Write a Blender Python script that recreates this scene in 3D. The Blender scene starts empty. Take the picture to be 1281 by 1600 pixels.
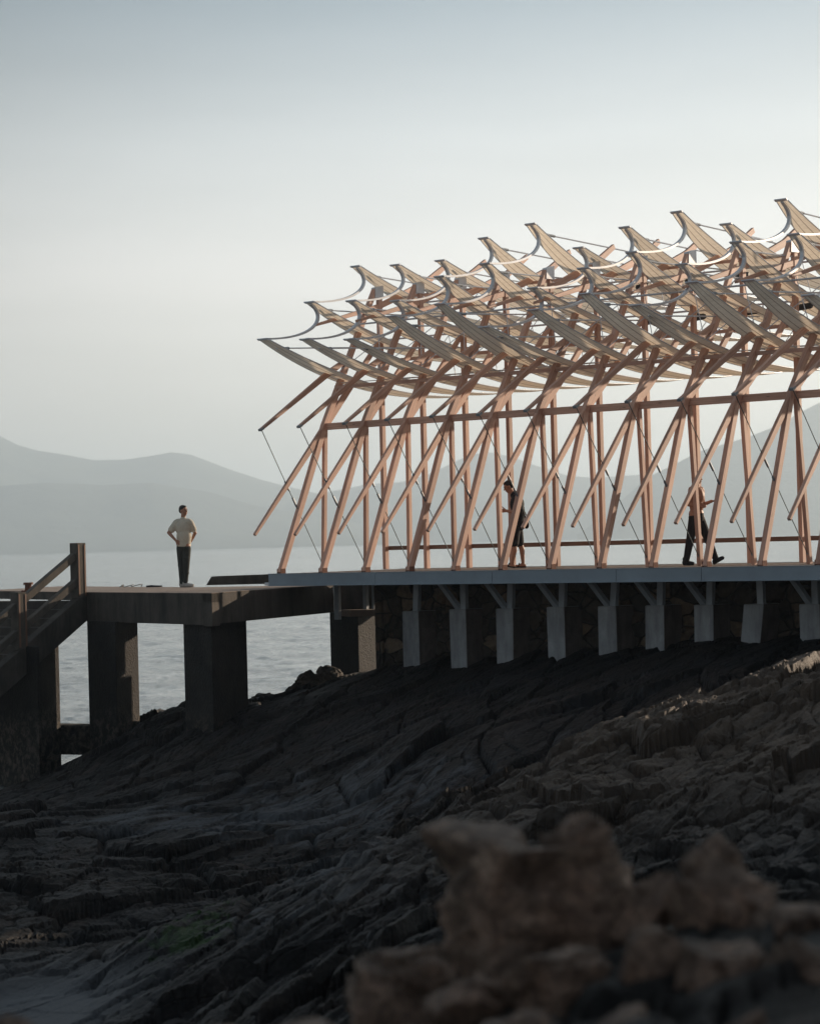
import bpy, bmesh, math, random
import numpy as np
from mathutils import Vector, Matrix, Quaternion

random.seed(7)
SC = bpy.context.scene
COL = SC.collection
V = Vector

# ------------------------------------------------------------------ camera
FPX = 85.0 / 36.0 * 1600.0
HM, HC = 0.026, 861.0                      # the tilted sea horizon in the photograph
roll = math.atan(HM)
pitch = math.atan(((HC - HM * 640.5) - 800.0) * math.cos(roll) / FPX)
CAMZ = 5.0
fwd0 = V((0, math.cos(pitch), math.sin(pitch)))
up0 = V((0, -math.sin(pitch), math.cos(pitch)))
rt0 = V((1, 0, 0))
RT = rt0 * math.cos(roll) - up0 * math.sin(roll)
UP = rt0 * math.sin(roll) + up0 * math.cos(roll)
FW = fwd0
CAM = V((0, 0, CAMZ))
cam_d = bpy.data.cameras.new('camera')
cam = bpy.data.objects.new('camera', cam_d)
COL.objects.link(cam)
cam.matrix_world = Matrix(((RT.x, UP.x, -FW.x, 0), (RT.y, UP.y, -FW.y, 0), (RT.z, UP.z, -FW.z, CAMZ), (0, 0, 0, 1)))
cam_d.sensor_fit = 'VERTICAL'
cam_d.sensor_height = 36
cam_d.sensor_width = 28.8
cam_d.lens = 85
cam_d.clip_start = 0.3
cam_d.clip_end = 60000
cam_d.dof.use_dof = True
cam_d.dof.focus_distance = 47.5
cam_d.dof.aperture_fstop = 2.4
SC.camera = cam


def ray(x, y):
    return FW * FPX + RT * (x - 640.5) - UP * (y - 800.0)


def at(x, y, d):                            # the point of the place seen at x, y, d metres into the scene
    r = ray(x, y)
    return CAM + r * (d / r.y)


def on_z(x, y, z):
    r = ray(x, y)
    return CAM + r * ((z - CAMZ) / r.z)


def on_plane(x, y, p, n):
    r = ray(x, y)
    return CAM + r * ((p - CAM).dot(n) / r.dot(n))


# pavilion axes
LAT, DEP = 0.888, 0.7315
D = math.hypot(LAT, DEP)
AX = V((LAT / D, -DEP / D, 0))              # along the walk, towards the right and the viewer
TR = V((DEP / D, LAT / D, 0))               # across the walk, away from the viewer
ZZ = V((0, 0, 1))
O0 = at(437, 897, 50.0)
DECK = O0.z
JET = 5.0 - 0.912


def FP(i, w, z):
    return O0 + AX * (D * i) + TR * w + ZZ * z


def fw(i, x, y):
    p = on_plane(x, y, O0 + AX * (D * i), AX)
    q = p - (O0 + AX * (D * i))
    return q.dot(TR), q.z


# ------------------------------------------------------------------ materials
def new_mat(name):
    m = bpy.data.materials.new(name)
    m.use_nodes = True
    nt = m.node_tree
    for n in list(nt.nodes):
        nt.nodes.remove(n)
    out = nt.nodes.new('ShaderNodeOutputMaterial')
    b = nt.nodes.new('ShaderNodeBsdfPrincipled')
    nt.links.new(b.outputs[0], out.inputs[0])
    return m, nt, b, out


def N(nt, t, **k):
    n = nt.nodes.new(t)
    for a, v in k.items():
        if a.startswith('i_'):
            key = a[2:].replace('_', ' ')
            n.inputs[key].default_value = v
        else:
            setattr(n, a, v)
    return n


def ramp(nt, src, stops):
    r = nt.nodes.new('ShaderNodeValToRGB')
    e = r.color_ramp.elements
    while len(e) < len(stops):
        e.new(0.5)
    for k, (p, c) in enumerate(stops):
        e[k].position = p
        e[k].color = (c[0], c[1], c[2], 1) if not isinstance(c, (int, float)) else (c, c, c, 1)
    nt.links.new(src, r.inputs[0])
    return r


def coords(nt, kind='Object', scale=(1, 1, 1), rot=(0, 0, 0)):
    tc = nt.nodes.new('ShaderNodeTexCoord')
    mp = nt.nodes.new('ShaderNodeMapping')
    mp.inputs['Scale'].default_value = scale
    mp.inputs['Rotation'].default_value = rot
    nt.links.new(tc.outputs[kind], mp.inputs[0])
    return mp.outputs[0]


def noise(nt, vec, scale, detail=6, rough=0.6, dist=0.0):
    n = N(nt, 'ShaderNodeTexNoise')
    n.inputs['Scale'].default_value = scale
    n.inputs['Detail'].default_value = detail
    n.inputs['Roughness'].default_value = rough
    n.inputs['Distortion'].default_value = dist
    nt.links.new(vec, n.inputs['Vector'])
    return n.outputs['Fac']


def bump(nt, b, h, strength=0.3, dist=0.02, prev=None):
    bp = N(nt, 'ShaderNodeBump')
    bp.inputs['Strength'].default_value = strength
    bp.inputs['Distance'].default_value = dist
    nt.links.new(h, bp.inputs['Height'])
    if prev is not None:
        nt.links.new(prev, bp.inputs['Normal'])
    nt.links.new(bp.outputs[0], b.inputs['Normal'])
    return bp.outputs[0]


def mixc(nt, fac, a, b_, mode='MIX'):
    m = N(nt, 'ShaderNodeMix', data_type='RGBA', blend_type=mode)
    if isinstance(fac, (int, float)):
        m.inputs[0].default_value = fac
    else:
        nt.links.new(fac, m.inputs[0])
    for k, s in ((6, a), (7, b_)):
        if isinstance(s, tuple):
            m.inputs[k].default_value = (*s, 1)
        else:
            nt.links.new(s, m.inputs[k])
    return m.outputs[2]


def mat_wood(name, c1, c2, rough=0.55):
    m, nt, b, out = new_mat(name)
    uv = coords(nt, 'UV', (1.2, 26, 1))
    g = noise(nt, uv, 1.0, 5, 0.6, 0.4)
    r = ramp(nt, g, [(0.3, c1), (0.72, c2)])
    big = noise(nt, coords(nt, 'Object', (1, 1, 1)), 0.9, 3, 0.5)
    rb = ramp(nt, big, [(0.3, 0.78), (0.7, 1.12)])
    c = mixc(nt, 1.0, r.outputs[0], rb.outputs[0], 'MULTIPLY')
    oi = N(nt, 'ShaderNodeObjectInfo')
    ro = ramp(nt, oi.outputs['Random'], [(0.0, (0.80, 0.76, 0.74)), (0.5, (1.0, 1.0, 1.0)), (1.0, (1.12, 1.10, 1.06))])
    c = mixc(nt, 1.0, c, ro.outputs[0], 'MULTIPLY')
    kn = N(nt, 'ShaderNodeTexVoronoi')
    kn.inputs['Scale'].default_value = 1.0
    nt.links.new(coords(nt, 'UV', (1.6, 9, 1)), kn.inputs['Vector'])
    kr = ramp(nt, kn.outputs['Distance'], [(0.03, 1.0), (0.09, 0.0)])
    c = mixc(nt, kr.outputs[0], c, tuple(x * .35 for x in c1))
    nt.links.new(c, b.inputs['Base Color'])
    b.inputs['Roughness'].default_value = rough
    bump(nt, b, g, 0.25, 0.004)
    return m


M_WOOD = mat_wood('timber', (0.53, 0.29, 0.215), (0.80, 0.50, 0.38))
M_WOODD = mat_wood('dark_timber', (0.16, 0.085, 0.055), (0.27, 0.15, 0.10))
M_BOARD = mat_wood('deck_board', (0.20, 0.16, 0.13), (0.34, 0.28, 0.23), 0.7)


def mat_metal(name, col, rough=0.4, metallic=0.0, var=0.15, sc=3.0):
    m, nt, b, out = new_mat(name)
    n1 = noise(nt, coords(nt), sc, 6, 0.65)
    r = ramp(nt, n1, [(0.3, tuple(c * (1 - var) for c in col)), (0.7, tuple(min(1, c * (1 + var)) for c in col))])
    nt.links.new(r.outputs[0], b.inputs['Base Color'])
    b.inputs['Roughness'].default_value = rough
    b.inputs['Metallic'].default_value = metallic
    bump(nt, b, n1, 0.05, 0.01)
    return m


M_STEEL = mat_metal('painted_steel', (0.25, 0.31, 0.365), 0.5, 0.0, 0.12, 1.5)
M_GALV = mat_metal('galvanised_steel', (0.42, 0.47, 0.52), 0.5, 0.0, 0.12, 4)
M_STEELD = mat_metal('grey_steel', (0.25, 0.28, 0.31), 0.45, 0.2)
M_ALU = mat_metal('white_aluminium', (0.62, 0.65, 0.70), 0.35, 0.3)
M_CABLE = mat_metal('cable_steel', (0.10, 0.13, 0.14), 0.35, 0.7)
M_BLACK = mat_metal('black_plastic', (0.012, 0.013, 0.018), 0.45)
M_RUST = mat_metal('rusty_iron', (0.16, 0.06, 0.035), 0.85, 0.0, 0.4, 20)


def mat_panel():
    m, nt, b, out = new_mat('slatted_panel')
    tc = N(nt, 'ShaderNodeTexCoord')
    sp = N(nt, 'ShaderNodeSeparateXYZ')
    nt.links.new(tc.outputs['UV'], sp.inputs[0])

    def math_(op, a, c=None):
        n = N(nt, 'ShaderNodeMath', operation=op)
        nt.links.new(a, n.inputs[0]) if not isinstance(a, float) else setattr(n.inputs[0], 'default_value', a)
        if c is not None:
            nt.links.new(c, n.inputs[1]) if not isinstance(c, float) else setattr(n.inputs[1], 'default_value', c)
        return n.outputs[0]
    u, v = sp.outputs[0], sp.outputs[1]
    rib = math_('FRACT', math_('MULTIPLY', u, 22.0))
    gap = math_('LESS_THAN', rib, 0.22)
    l1 = math_('LESS_THAN', math_('ABSOLUTE', math_('SUBTRACT', v, 0.33)), 0.022)
    l2 = math_('LESS_THAN', math_('ABSOLUTE', math_('SUBTRACT', v, 0.68)), 0.022)
    line = math_('MAXIMUM', l1, l2)
    g = noise(nt, coords(nt, 'UV', (22, 3, 1)), 1.0, 3, 0.5)
    c = ramp(nt, g, [(0.3, (0.80, 0.76, 0.70)), (0.7, (0.93, 0.90, 0.85))])
    c2 = mixc(nt, gap, c.outputs[0], (0.64, 0.58, 0.50))
    c3 = mixc(nt, line, c2, (0.36, 0.31, 0.27))
    oi = N(nt, 'ShaderNodeObjectInfo')
    ro = ramp(nt, oi.outputs['Random'], [(0.0, (0.84, 0.82, 0.80)), (1.0, (1.08, 1.06, 1.03))])
    c3 = mixc(nt, 1.0, c3, ro.outputs[0], 'MULTIPLY')
    nt.links.new(c3, b.inputs['Base Color'])
    b.inputs['Roughness'].default_value = 0.6
    tl = N(nt, 'ShaderNodeBsdfTranslucent')
    c4 = mixc(nt, 1.0, c3, (1.0, 0.94, 0.86), 'MULTIPLY')
    nt.links.new(c4, tl.inputs[0])
    mx = N(nt, 'ShaderNodeMixShader')
    mx.inputs[0].default_value = 0.66
    nt.links.new(b.outputs[0], mx.inputs[1])
    nt.links.new(tl.outputs[0], mx.inputs[2])
    nt.links.new(mx.outputs[0], out.inputs[0])
    bump(nt, b, rib, 0.3, 0.006)
    return m


M_PANEL = mat_panel()


def mat_conc(name, c1, c2, stain=(0.05, 0.045, 0.04), sc=2.0, pit=0.4):
    m, nt, b, out = new_mat(name)
    vec = coords(nt)
    n1 = noise(nt, vec, sc, 8, 0.7, 0.3)
    r = ramp(nt, n1, [(0.3, c1), (0.7, c2)])
    n2 = noise(nt, coords(nt, 'Object', (2.2, 2.2, 0.35)), 1.6, 6, 0.7)
    r2 = ramp(nt, n2, [(0.42, 0.0), (0.68, 0.75)])
    c = mixc(nt, r2.outputs[0], r.outputs[0], stain)
    nt.links.new(c, b.inputs['Base Color'])
    b.inputs['Roughness'].default_value = 0.9
    n3 = noise(nt, vec, 35, 6, 0.7)
    p = bump(nt, b, n3, pit, 0.02)
    bump(nt, b, n1, 0.3, 0.05, p)
    return m


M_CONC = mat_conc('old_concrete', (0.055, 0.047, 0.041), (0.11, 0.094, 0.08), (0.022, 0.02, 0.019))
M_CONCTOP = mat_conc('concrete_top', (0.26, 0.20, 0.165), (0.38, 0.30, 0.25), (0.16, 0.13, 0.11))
M_FOOT_SHADE = mat_conc('shaded_concrete', (0.12, 0.10, 0.092), (0.23, 0.195, 0.18), (0.07, 0.06, 0.055), 3.0, .4)  # footing concrete with the shade of its side faces put into the colour
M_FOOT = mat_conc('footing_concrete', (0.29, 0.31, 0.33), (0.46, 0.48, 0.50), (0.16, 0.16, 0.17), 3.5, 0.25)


def mat_barnacle():
    m, nt, b, out = new_mat('barnacled_concrete')
    vec = coords(nt)
    vo = N(nt, 'ShaderNodeTexVoronoi')
    vo.inputs['Scale'].default_value = 22
    nt.links.new(vec, vo.inputs['Vector'])
    n1 = noise(nt, vec, 6, 8, 0.75, 0.5)
    r = ramp(nt, n1, [(0.47, (0.008, 0.008, 0.008)), (0.60, (0.11, 0.092, 0.075))])
    sp = N(nt, 'ShaderNodeSeparateXYZ')
    g = N(nt, 'ShaderNodeNewGeometry')
    nt.links.new(g.outputs['Position'], sp.inputs[0])
    zr = N(nt, 'ShaderNodeMapRange')
    zr.inputs[1].default_value = 1.3
    zr.inputs[2].default_value = 1.8
    nt.links.new(sp.outputs[2], zr.inputs[0])
    n2 = noise(nt, vec, 1.6, 8, 0.7)
    r2 = ramp(nt, n2, [(0.35, (0.008, 0.008, 0.008)), (0.8, (0.038, 0.032, 0.028))])
    c = mixc(nt, zr.outputs[0], r.outputs[0], r2.outputs[0])
    nt.links.new(c, b.inputs['Base Color'])
    b.inputs['Roughness'].default_value = 0.85
    p = bump(nt, b, vo.outputs['Distance'], 0.6, 0.03)
    bump(nt, b, n1, 0.6, 0.06, p)
    return m


M_BARN = mat_barnacle()


def mat_wall():
    m, nt, b, out = new_mat('rubble_stone')
    vec = coords(nt, 'Object', (1, 1, 1.5))
    nz = N(nt, 'ShaderNodeTexNoise')
    nz.inputs['Scale'].default_value = 2.5
    nt.links.new(vec, nz.inputs['Vector'])
    add = N(nt, 'ShaderNodeMix', data_type='VECTOR')
    add.inputs[0].default_value = 0.12
    nt.links.new(vec, add.inputs[4])
    nt.links.new(nz.outputs['Color'], add.inputs[5])
    vo = N(nt, 'ShaderNodeTexVoronoi')
    vo.inputs['Scale'].default_value = 2.6
    nt.links.new(add.outputs[1], vo.inputs['Vector'])
    ve = N(nt, 'ShaderNodeTexVoronoi', feature='DISTANCE_TO_EDGE')
    ve.inputs['Scale'].default_value = 2.6
    nt.links.new(add.outputs[1], ve.inputs['Vector'])
    sp = N(nt, 'ShaderNodeSeparateColor')
    nt.links.new(vo.outputs['Color'], sp.inputs[0])
    r = ramp(nt, sp.outputs[0], [(0.0, (0.05, 0.042, 0.036)), (0.6, (0.085, 0.07, 0.055)), (0.85, (0.15, 0.105, 0.07)), (1.0, (0.24, 0.18, 0.13))])
    e = ramp(nt, ve.outputs['Distance'], [(0.0, 0.0), (0.07, 1.0)])
    n1 = noise(nt, coords(nt), 9, 6, 0.7)
    rn = ramp(nt, n1, [(0.3, 0.6), (0.7, 1.2)])
    c = mixc(nt, 1.0, r.outputs[0], rn.outputs[0], 'MULTIPLY')
    c = mixc(nt, e.outputs[0], (0.03, 0.028, 0.026), c)
    nt.links.new(c, b.inputs['Base Color'])
    b.inputs['Roughness'].default_value = 0.9
    p = bump(nt, b, e.outputs[0], 0.9, 0.05)
    bump(nt, b, n1, 0.5, 0.03, p)
    return m


M_WALL = mat_wall()


def mat_rock(name, cols, attr=True, bscale=1.0):
    m, nt, b, out = new_mat(name)
    a = math.atan2(TR.y, TR.x)
    vs = coords(nt, 'Object', (1, 1, 1), (0, 0, -a))
    mp = N(nt, 'ShaderNodeMapping')
    mp.inputs['Scale'].default_value = (0.7, 1.7, 2.2)
    nt.links.new(vs, mp.inputs[0])
    vec = coords(nt)
    n1 = noise(nt, mp.outputs[0], 1.1 * bscale, 9, 0.72, 0.6)
    n2 = noise(nt, vec, 0.45 * bscale, 4, 0.6)
    n3 = noise(nt, vec, 14 * bscale, 8, 0.75)
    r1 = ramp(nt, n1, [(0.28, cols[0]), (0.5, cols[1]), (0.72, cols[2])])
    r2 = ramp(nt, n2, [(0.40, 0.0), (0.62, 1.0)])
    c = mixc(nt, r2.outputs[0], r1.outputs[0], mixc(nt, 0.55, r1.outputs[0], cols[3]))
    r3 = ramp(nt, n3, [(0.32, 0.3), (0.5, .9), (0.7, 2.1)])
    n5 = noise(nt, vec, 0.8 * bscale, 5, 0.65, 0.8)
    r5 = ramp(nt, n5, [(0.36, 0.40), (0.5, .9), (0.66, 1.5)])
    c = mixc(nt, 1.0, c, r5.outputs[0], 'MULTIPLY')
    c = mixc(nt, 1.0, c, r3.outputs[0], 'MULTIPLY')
    if attr:
        for an, cc in (('pale', (0.13, 0.145, 0.165)), ('moss', (0.022, 0.062, 0.008)), ('sand', (0.115, 0.125, 0.14)), ('warm', (0.115, 0.083, 0.06))):
            at_ = N(nt, 'ShaderNodeAttribute')
            at_.attribute_name = an
            c = mixc(nt, at_.outputs['Fac'], c, cc)
    nt.links.new(c, b.inputs['Base Color'])
    b.inputs['Roughness'].default_value = 0.6
    b.inputs['Specular IOR Level'].default_value = 0.28
    vo = N(nt, 'ShaderNodeTexVoronoi', feature='DISTANCE_TO_EDGE')
    vo.inputs['Scale'].default_value = 1.3 * bscale
    mp2 = N(nt, 'ShaderNodeMapping')
    mp2.inputs['Scale'].default_value = (0.6, 1.5, 1.5)
    nt.links.new(vs, mp2.inputs[0])
    wz = N(nt, 'ShaderNodeMix', data_type='VECTOR')
    wz.inputs[0].default_value = 0.25
    nz = N(nt, 'ShaderNodeTexNoise')
    nz.inputs['Scale'].default_value = 1.7 * bscale
    nt.links.new(vec, nz.inputs['Vector'])
    nt.links.new(mp2.outputs[0], wz.inputs[4])
    nt.links.new(nz.outputs['Color'], wz.inputs[5])
    nt.links.new(wz.outputs[1], vo.inputs['Vector'])
    cr = ramp(nt, vo.outputs['Distance'], [(0.0, 0.0), (0.025, 1.0)])
    p = bump(nt, b, n1, 0.8, 0.075 / bscale)
    p = bump(nt, b, cr.outputs[0], 0.5, 0.05 / bscale, p)
    bump(nt, b, n3, 1.0, 0.04 / bscale, p)
    return m


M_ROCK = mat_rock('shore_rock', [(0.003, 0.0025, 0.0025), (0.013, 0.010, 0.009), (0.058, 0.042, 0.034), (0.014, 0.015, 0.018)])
M_BOULD = mat_rock('boulder_rock', [(0.045, 0.033, 0.027), (0.20, 0.14, 0.105), (0.50, 0.385, 0.30), (0.27, 0.165, 0.12)], False, 3.0)
M_SHORE = mat_rock('shoreline_rock', [(0.03, 0.026, 0.022), (0.08, 0.062, 0.05), (0.19, 0.15, 0.115), (0.09, 0.075, 0.06)], False, 2.5)


def mat_water():
    m, nt, b, out = new_mat('sea_water')
    b.inputs['Base Color'].default_value = (0.060, 0.085, 0.092, 1)
    b.inputs['Roughness'].default_value = 0.09
    b.inputs['IOR'].default_value = 1.33
    v1 = coords(nt, 'Object', (0.50, 0.20, 1.0), (0, 0, 0.1))
    n1 = noise(nt, v1, 0.8, 9, 0.68, 0.6)
    v2 = coords(nt, 'Object', (0.8, 0.40, 1.0), (0, 0, -0.15))
    n2 = noise(nt, v2, 2.1, 6, 0.6, 0.3)
    n3 = noise(nt, coords(nt, 'Object', (0.5, 1, 1)), 0.05, 4, 0.6)
    p = bump(nt, b, n1, .6, .5)
    p = bump(nt, b, n2, .6, 0.12, p)
    c = ramp(nt, n3, [(0.3, (0.19, 0.23, 0.245)), (0.7, (0.26, 0.285, 0.29))])
    nt.links.new(c.outputs[0], b.inputs['Base Color'])
    return m


M_WATER = mat_water()


def mat_plain(name, col, rough=0.8, var=0.12, sc=25, sss=0.0, bstr=0.2):
    m, nt, b, out = new_mat(name)
    n1 = noise(nt, coords(nt), sc, 5, 0.6)
    r = ramp(nt, n1, [(0.3, tuple(c * (1 - var) for c in col)), (0.7, tuple(min(1, c * (1 + var)) for c in col))])
    nt.links.new(r.outputs[0], b.inputs['Base Color'])
    b.inputs['Roughness'].default_value = rough
    bump(nt, b, n1, bstr, 0.01)
    return m


M_SKIN = mat_plain('skin', (0.42, 0.22, 0.145), 0.5, 0.08)
M_HAIR = mat_plain('hair', (0.012, 0.010, 0.009), 0.5, 0.3, 90)
M_SHIRT = mat_plain('cream_cotton', (0.62, 0.57, 0.47), 0.9, 0.06)
M_TROUS = mat_plain('dark_cloth', (0.035, 0.040, 0.036), 0.85, 0.2)
M_BLACKC = mat_plain('black_cloth', (0.012, 0.012, 0.016), 0.85, 0.2)
M_SHOEW = mat_plain('pale_canvas', (0.48, 0.46, 0.43), 0.7)
M_LIP = mat_plain('lip', (0.30, 0.12, 0.09), 0.5)
M_EYE = mat_plain('eye', (0.03, 0.025, 0.02), 0.25)


def mat_hill():
    m, nt, b, out = new_mat('wooded_hill')
    n1 = noise(nt, coords(nt), 0.008, 8, 0.7)
    r = ramp(nt, n1, [(0.3, (0.03, 0.045, 0.035)), (0.7, (0.08, 0.095, 0.06))])
    nt.links.new(r.outputs[0], b.inputs['Base Color'])
    b.inputs['Roughness'].default_value = 0.95
    bump(nt, b, n1, 0.8, 20)
    return m


M_HILL = mat_hill()


# ------------------------------------------------------------------ mesh collecting
class MB:
    def __init__(s):
        s.v, s.f, s.uv = [], [], []

    def add(s, verts, faces, uvs=None):
        k = len(s.v)
        s.v += [tuple(v) for v in verts]
        for j, f in enumerate(faces):
            s.f.append(tuple(k + q for q in f))
            s.uv.append(uvs[j] if uvs else [(0, 0)] * len(f))

    def beam(s, p0, p1, w0, h0, w1=None, h1=None, side=None):
        """tapered timber: w along side, h perpendicular to side and run"""
        w1 = w0 if w1 is None else w1
        h1 = h0 if h1 is None else h1
        p0, p1 = V(p0), V(p1)
        d = (p1 - p0)
        L = d.length
        d = d / L
        sd = V(side) if side is not None else AX
        n = d.cross(sd)
        if n.length < 1e-4:
            sd = V((0, 1, 0.01))
            n = d.cross(sd)
        n.normalize()
        sd = n.cross(d).normalized()
        vs = []
        for p, w, h in ((p0, w0, h0), (p1, w1, h1)):
            for a, b_ in ((-1, -1), (1, -1), (1, 1), (-1, 1)):
                vs.append(p + sd * (a * w / 2) + n * (b_ * h / 2))
        o = random.random() * 50
        fs = [(0, 1, 5, 4), (1, 2, 6, 5), (2, 3, 7, 6), (3, 0, 4, 7), (3, 2, 1, 0), (4, 5, 6, 7)]
        uvs = [[(o, k * .3), (o, k * .3 + .15), (o + L, k * .3 + .15), (o + L, k * .3)] for k in range(4)] + [[(o, 0), (o, .1), (o + .02, .1), (o + .02, 0)]] * 2
        s.add(vs, fs, uvs)

    def path(s, pts, ws, hs, side):
        """continuous tapered member along several points"""
        pts = [V(p) for p in pts]
        sd = V(side)
        vs = []
        lens = [0]
        for k in range(1, len(pts)):
            lens.append(lens[-1] + (pts[k] - pts[k - 1]).length)
        for k, p in enumerate(pts):
            d = (pts[min(k + 1, len(pts) - 1)] - pts[max(k - 1, 0)]).normalized()
            n = d.cross(sd).normalized()
            w, h = ws[k], hs[k]
            for a, b_ in ((-1, -1), (1, -1), (1, 1), (-1, 1)):
                vs.append(p + sd * (a * w / 2) + n * (b_ * h / 2))
        fs, uvs = [], []
        o = random.random() * 50
        for k in range(len(pts) - 1):
            for j in range(4):
                a, b_ = 4 * k + j, 4 * k + (j + 1) % 4
                fs.append((a, b_, b_ + 4, a + 4))
                uvs.append([(o + lens[k], j * .3), (o + lens[k], j * .3 + .15), (o + lens[k + 1], j * .3 + .15), (o + lens[k + 1], j * .3)])
        e = 4 * (len(pts) - 1)
        fs += [(3, 2, 1, 0), (e, e + 1, e + 2, e + 3)]
        uvs += [[(o, 0), (o, .1), (o + .02, .1), (o + .02, 0)]] * 2
        s.add(vs, fs, uvs)

    def tube(s, pts, rs, seg=8):
        pts = [V(p) for p in pts]
        if isinstance(rs, (int, float)):
            rs = [rs] * len(pts)
        vs, fs = [], []
        ref = None
        for k, p in enumerate(pts):
            d = (pts[min(k + 1, len(pts) - 1)] - pts[max(k - 1, 0)]).normalized()
            if ref is None:
                ref = V((0, 0, 1)) if abs(d.z) < .9 else V((1, 0, 0))
            u = d.cross(ref).normalized()
            w = u.cross(d).normalized()
            ref = w
            for j in range(seg):
                a = 2 * math.pi * j / seg
                vs.append(p + (u * math.cos(a) + w * math.sin(a)) * rs[k])
        for k in range(len(pts) - 1):
            for j in range(seg):
                a, b_ = k * seg + j, k * seg + (j + 1) % seg
                fs.append((a, b_, b_ + seg, a + seg))
        fs.append(tuple(range(seg - 1, -1, -1)))
        e = (len(pts) - 1) * seg
        fs.append(tuple(range(e, e + seg)))
        s.add(vs, fs)

    def prism(s, poly, z0, z1):
        """vertical prism over a plan polygon (counter-clockwise); z may be lists"""
        n = len(poly)
        z0 = z0 if isinstance(z0, list) else [z0] * n
        z1 = z1 if isinstance(z1, list) else [z1] * n
        vs = [(p[0], p[1], z0[k]) for k, p in enumerate(poly)] + [(p[0], p[1], z1[k]) for k, p in enumerate(poly)]
        fs = [(k, (k + 1) % n, n + (k + 1) % n, n + k) for k in range(n)]
        fs += [tuple(range(n - 1, -1, -1)), tuple(range(n, 2 * n))]
        s.add(vs, fs)

    def hexa(s, b4, t4):
        s.add(list(b4) + list(t4), [(0, 1, 5, 4), (1, 2, 6, 5), (2, 3, 7, 6), (3, 0, 4, 7), (3, 2, 1, 0), (4, 5, 6, 7)])

    def ell(s, c, r, rot=None, seg=16, rings=10):
        vs, fs = [], []
        for i in range(rings + 1):
            th = math.pi * i / rings
            for j in range(seg):
                ph = 2 * math.pi * j / seg
                q = V((r[0] * math.sin(th) * math.cos(ph), r[1] * math.sin(th) * math.sin(ph), r[2] * math.cos(th)))
                if rot:
                    q = rot @ q
                vs.append(V(c) + q)
        for i in range(rings):
            for j in range(seg):
                a, b_ = i * seg + j, i * seg + (j + 1) % seg
                fs.append((a, a + seg, b_ + seg, b_))
        s.add(vs, fs)

    def build(s, name, mat, parent=None, smooth=False, bevel=0, origin=None):
        me = bpy.data.meshes.new(name)
        o_ = V(origin) if origin is not None else V((0, 0, 0))
        me.from_pydata([(v[0] - o_.x, v[1] - o_.y, v[2] - o_.z) for v in s.v], [], s.f)
        ul = me.uv_layers.new(name='UVMap')
        flat = [c for f in s.uv for c in f]
        ul.data.foreach_set('uv', [x for c in flat for x in c])
        me.materials.append(mat)
        if smooth:
            me.polygons.foreach_set('use_smooth', [True] * len(me.polygons))
        me.update()
        o = bpy.data.objects.new(name, me)
        COL.objects.link(o)
        o.location = o_
        if parent is not None:
            o.parent = parent
            chain, q = V((0, 0, 0)), parent
            while q is not None:
                chain += q.location
                q = q.parent
            o.location = o_ - chain
        if bevel:
            md = o.modifiers.new('bevel', 'BEVEL')
            md.width = bevel
            md.segments = 2
            md.limit_method = 'ANGLE'
        return o


def tag(o, label=None, cat=None, group=None, kind=None):
    if label:
        o['label'] = label
    if cat:
        o['category'] = cat
    if group:
        o['group'] = group
    if kind:
        o['kind'] = kind
    return o


def empty(name, loc, label, cat, group=None):
    o = bpy.data.objects.new(name, None)
    COL.objects.link(o)
    o.location = loc
    o.empty_display_size = 0.3
    return tag(o, label, cat, group)


ORD = ['first', 'second', 'third', 'fourth', 'fifth', 'sixth', 'seventh', 'eighth', 'ninth', 'tenth', 'eleventh', 'twelfth', 'thirteenth', 'fourteenth']

# ------------------------------------------------------------------ numpy noise
_rng = np.random.RandomState(11)
_P = _rng.permutation(1024)
_P = np.concatenate([_P, _P, _P])
_G = _rng.uniform(-1, 1, (1024, 3))
_G /= np.linalg.norm(_G, axis=1)[:, None]


def pn(x, y, z):
    xi, yi, zi = np.floor(x).astype(int), np.floor(y).astype(int), np.floor(z).astype(int)
    xf, yf, zf = x - xi, y - yi, z - zi
    u, v, w = [t * t * t * (t * (t * 6 - 15) + 10) for t in (xf, yf, zf)]
    r = 0
    for dx in (0, 1):
        for dy in (0, 1):
            for dz in (0, 1):
                h = _P[_P[_P[(xi + dx) & 1023] + ((yi + dy) & 1023)] + ((zi + dz) & 1023)]
                g = _G[h]
                dot = g[..., 0] * (xf - dx) + g[..., 1] * (yf - dy) + g[..., 2] * (zf - dz)
                r = r + dot * (u if dx else 1 - u) * (v if dy else 1 - v) * (w if dz else 1 - w)
    return r * 1.5


def fbm(x, y, z, o=5, g=0.5, ridged=False):
    r, a, f, t = 0, 1.0, 1.0, 0
    for k in range(o):
        n = pn(x * f + 17 * k, y * f - 9 * k, z * f + 5 * k)
        if ridged:
            n = 1 - 2 * np.abs(n)
        r = r + a * n
        t += a
        a *= g
        f *= 2.03
    return r / t


def worley(x, y, seed=0):
    """F1, F2 and the id noise of the nearest cell"""
    xi, yi = np.floor(x).astype(int), np.floor(y).astype(int)
    f1 = np.full(x.shape, 9.0)
    f2 = np.full(x.shape, 9.0)
    idn = np.zeros(x.shape)
    for dx in (-1, 0, 1):
        for dy in (-1, 0, 1):
            cx, cy = xi + dx, yi + dy
            h = _P[_P[(cx + seed) & 1023] + (cy & 1023)]
            px = cx + 0.5 + 0.45 * _G[h, 0]
            py = cy + 0.5 + 0.45 * _G[h, 1]
            d = np.hypot(x - px, y - py)
            nv = _G[h, 2]
            m = d < f1
            f2 = np.where(m, f1, np.minimum(f2, d))
            idn = np.where(m, nv, idn)
            f1 = np.where(m, d, f1)
    return f1, f2, idn


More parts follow.
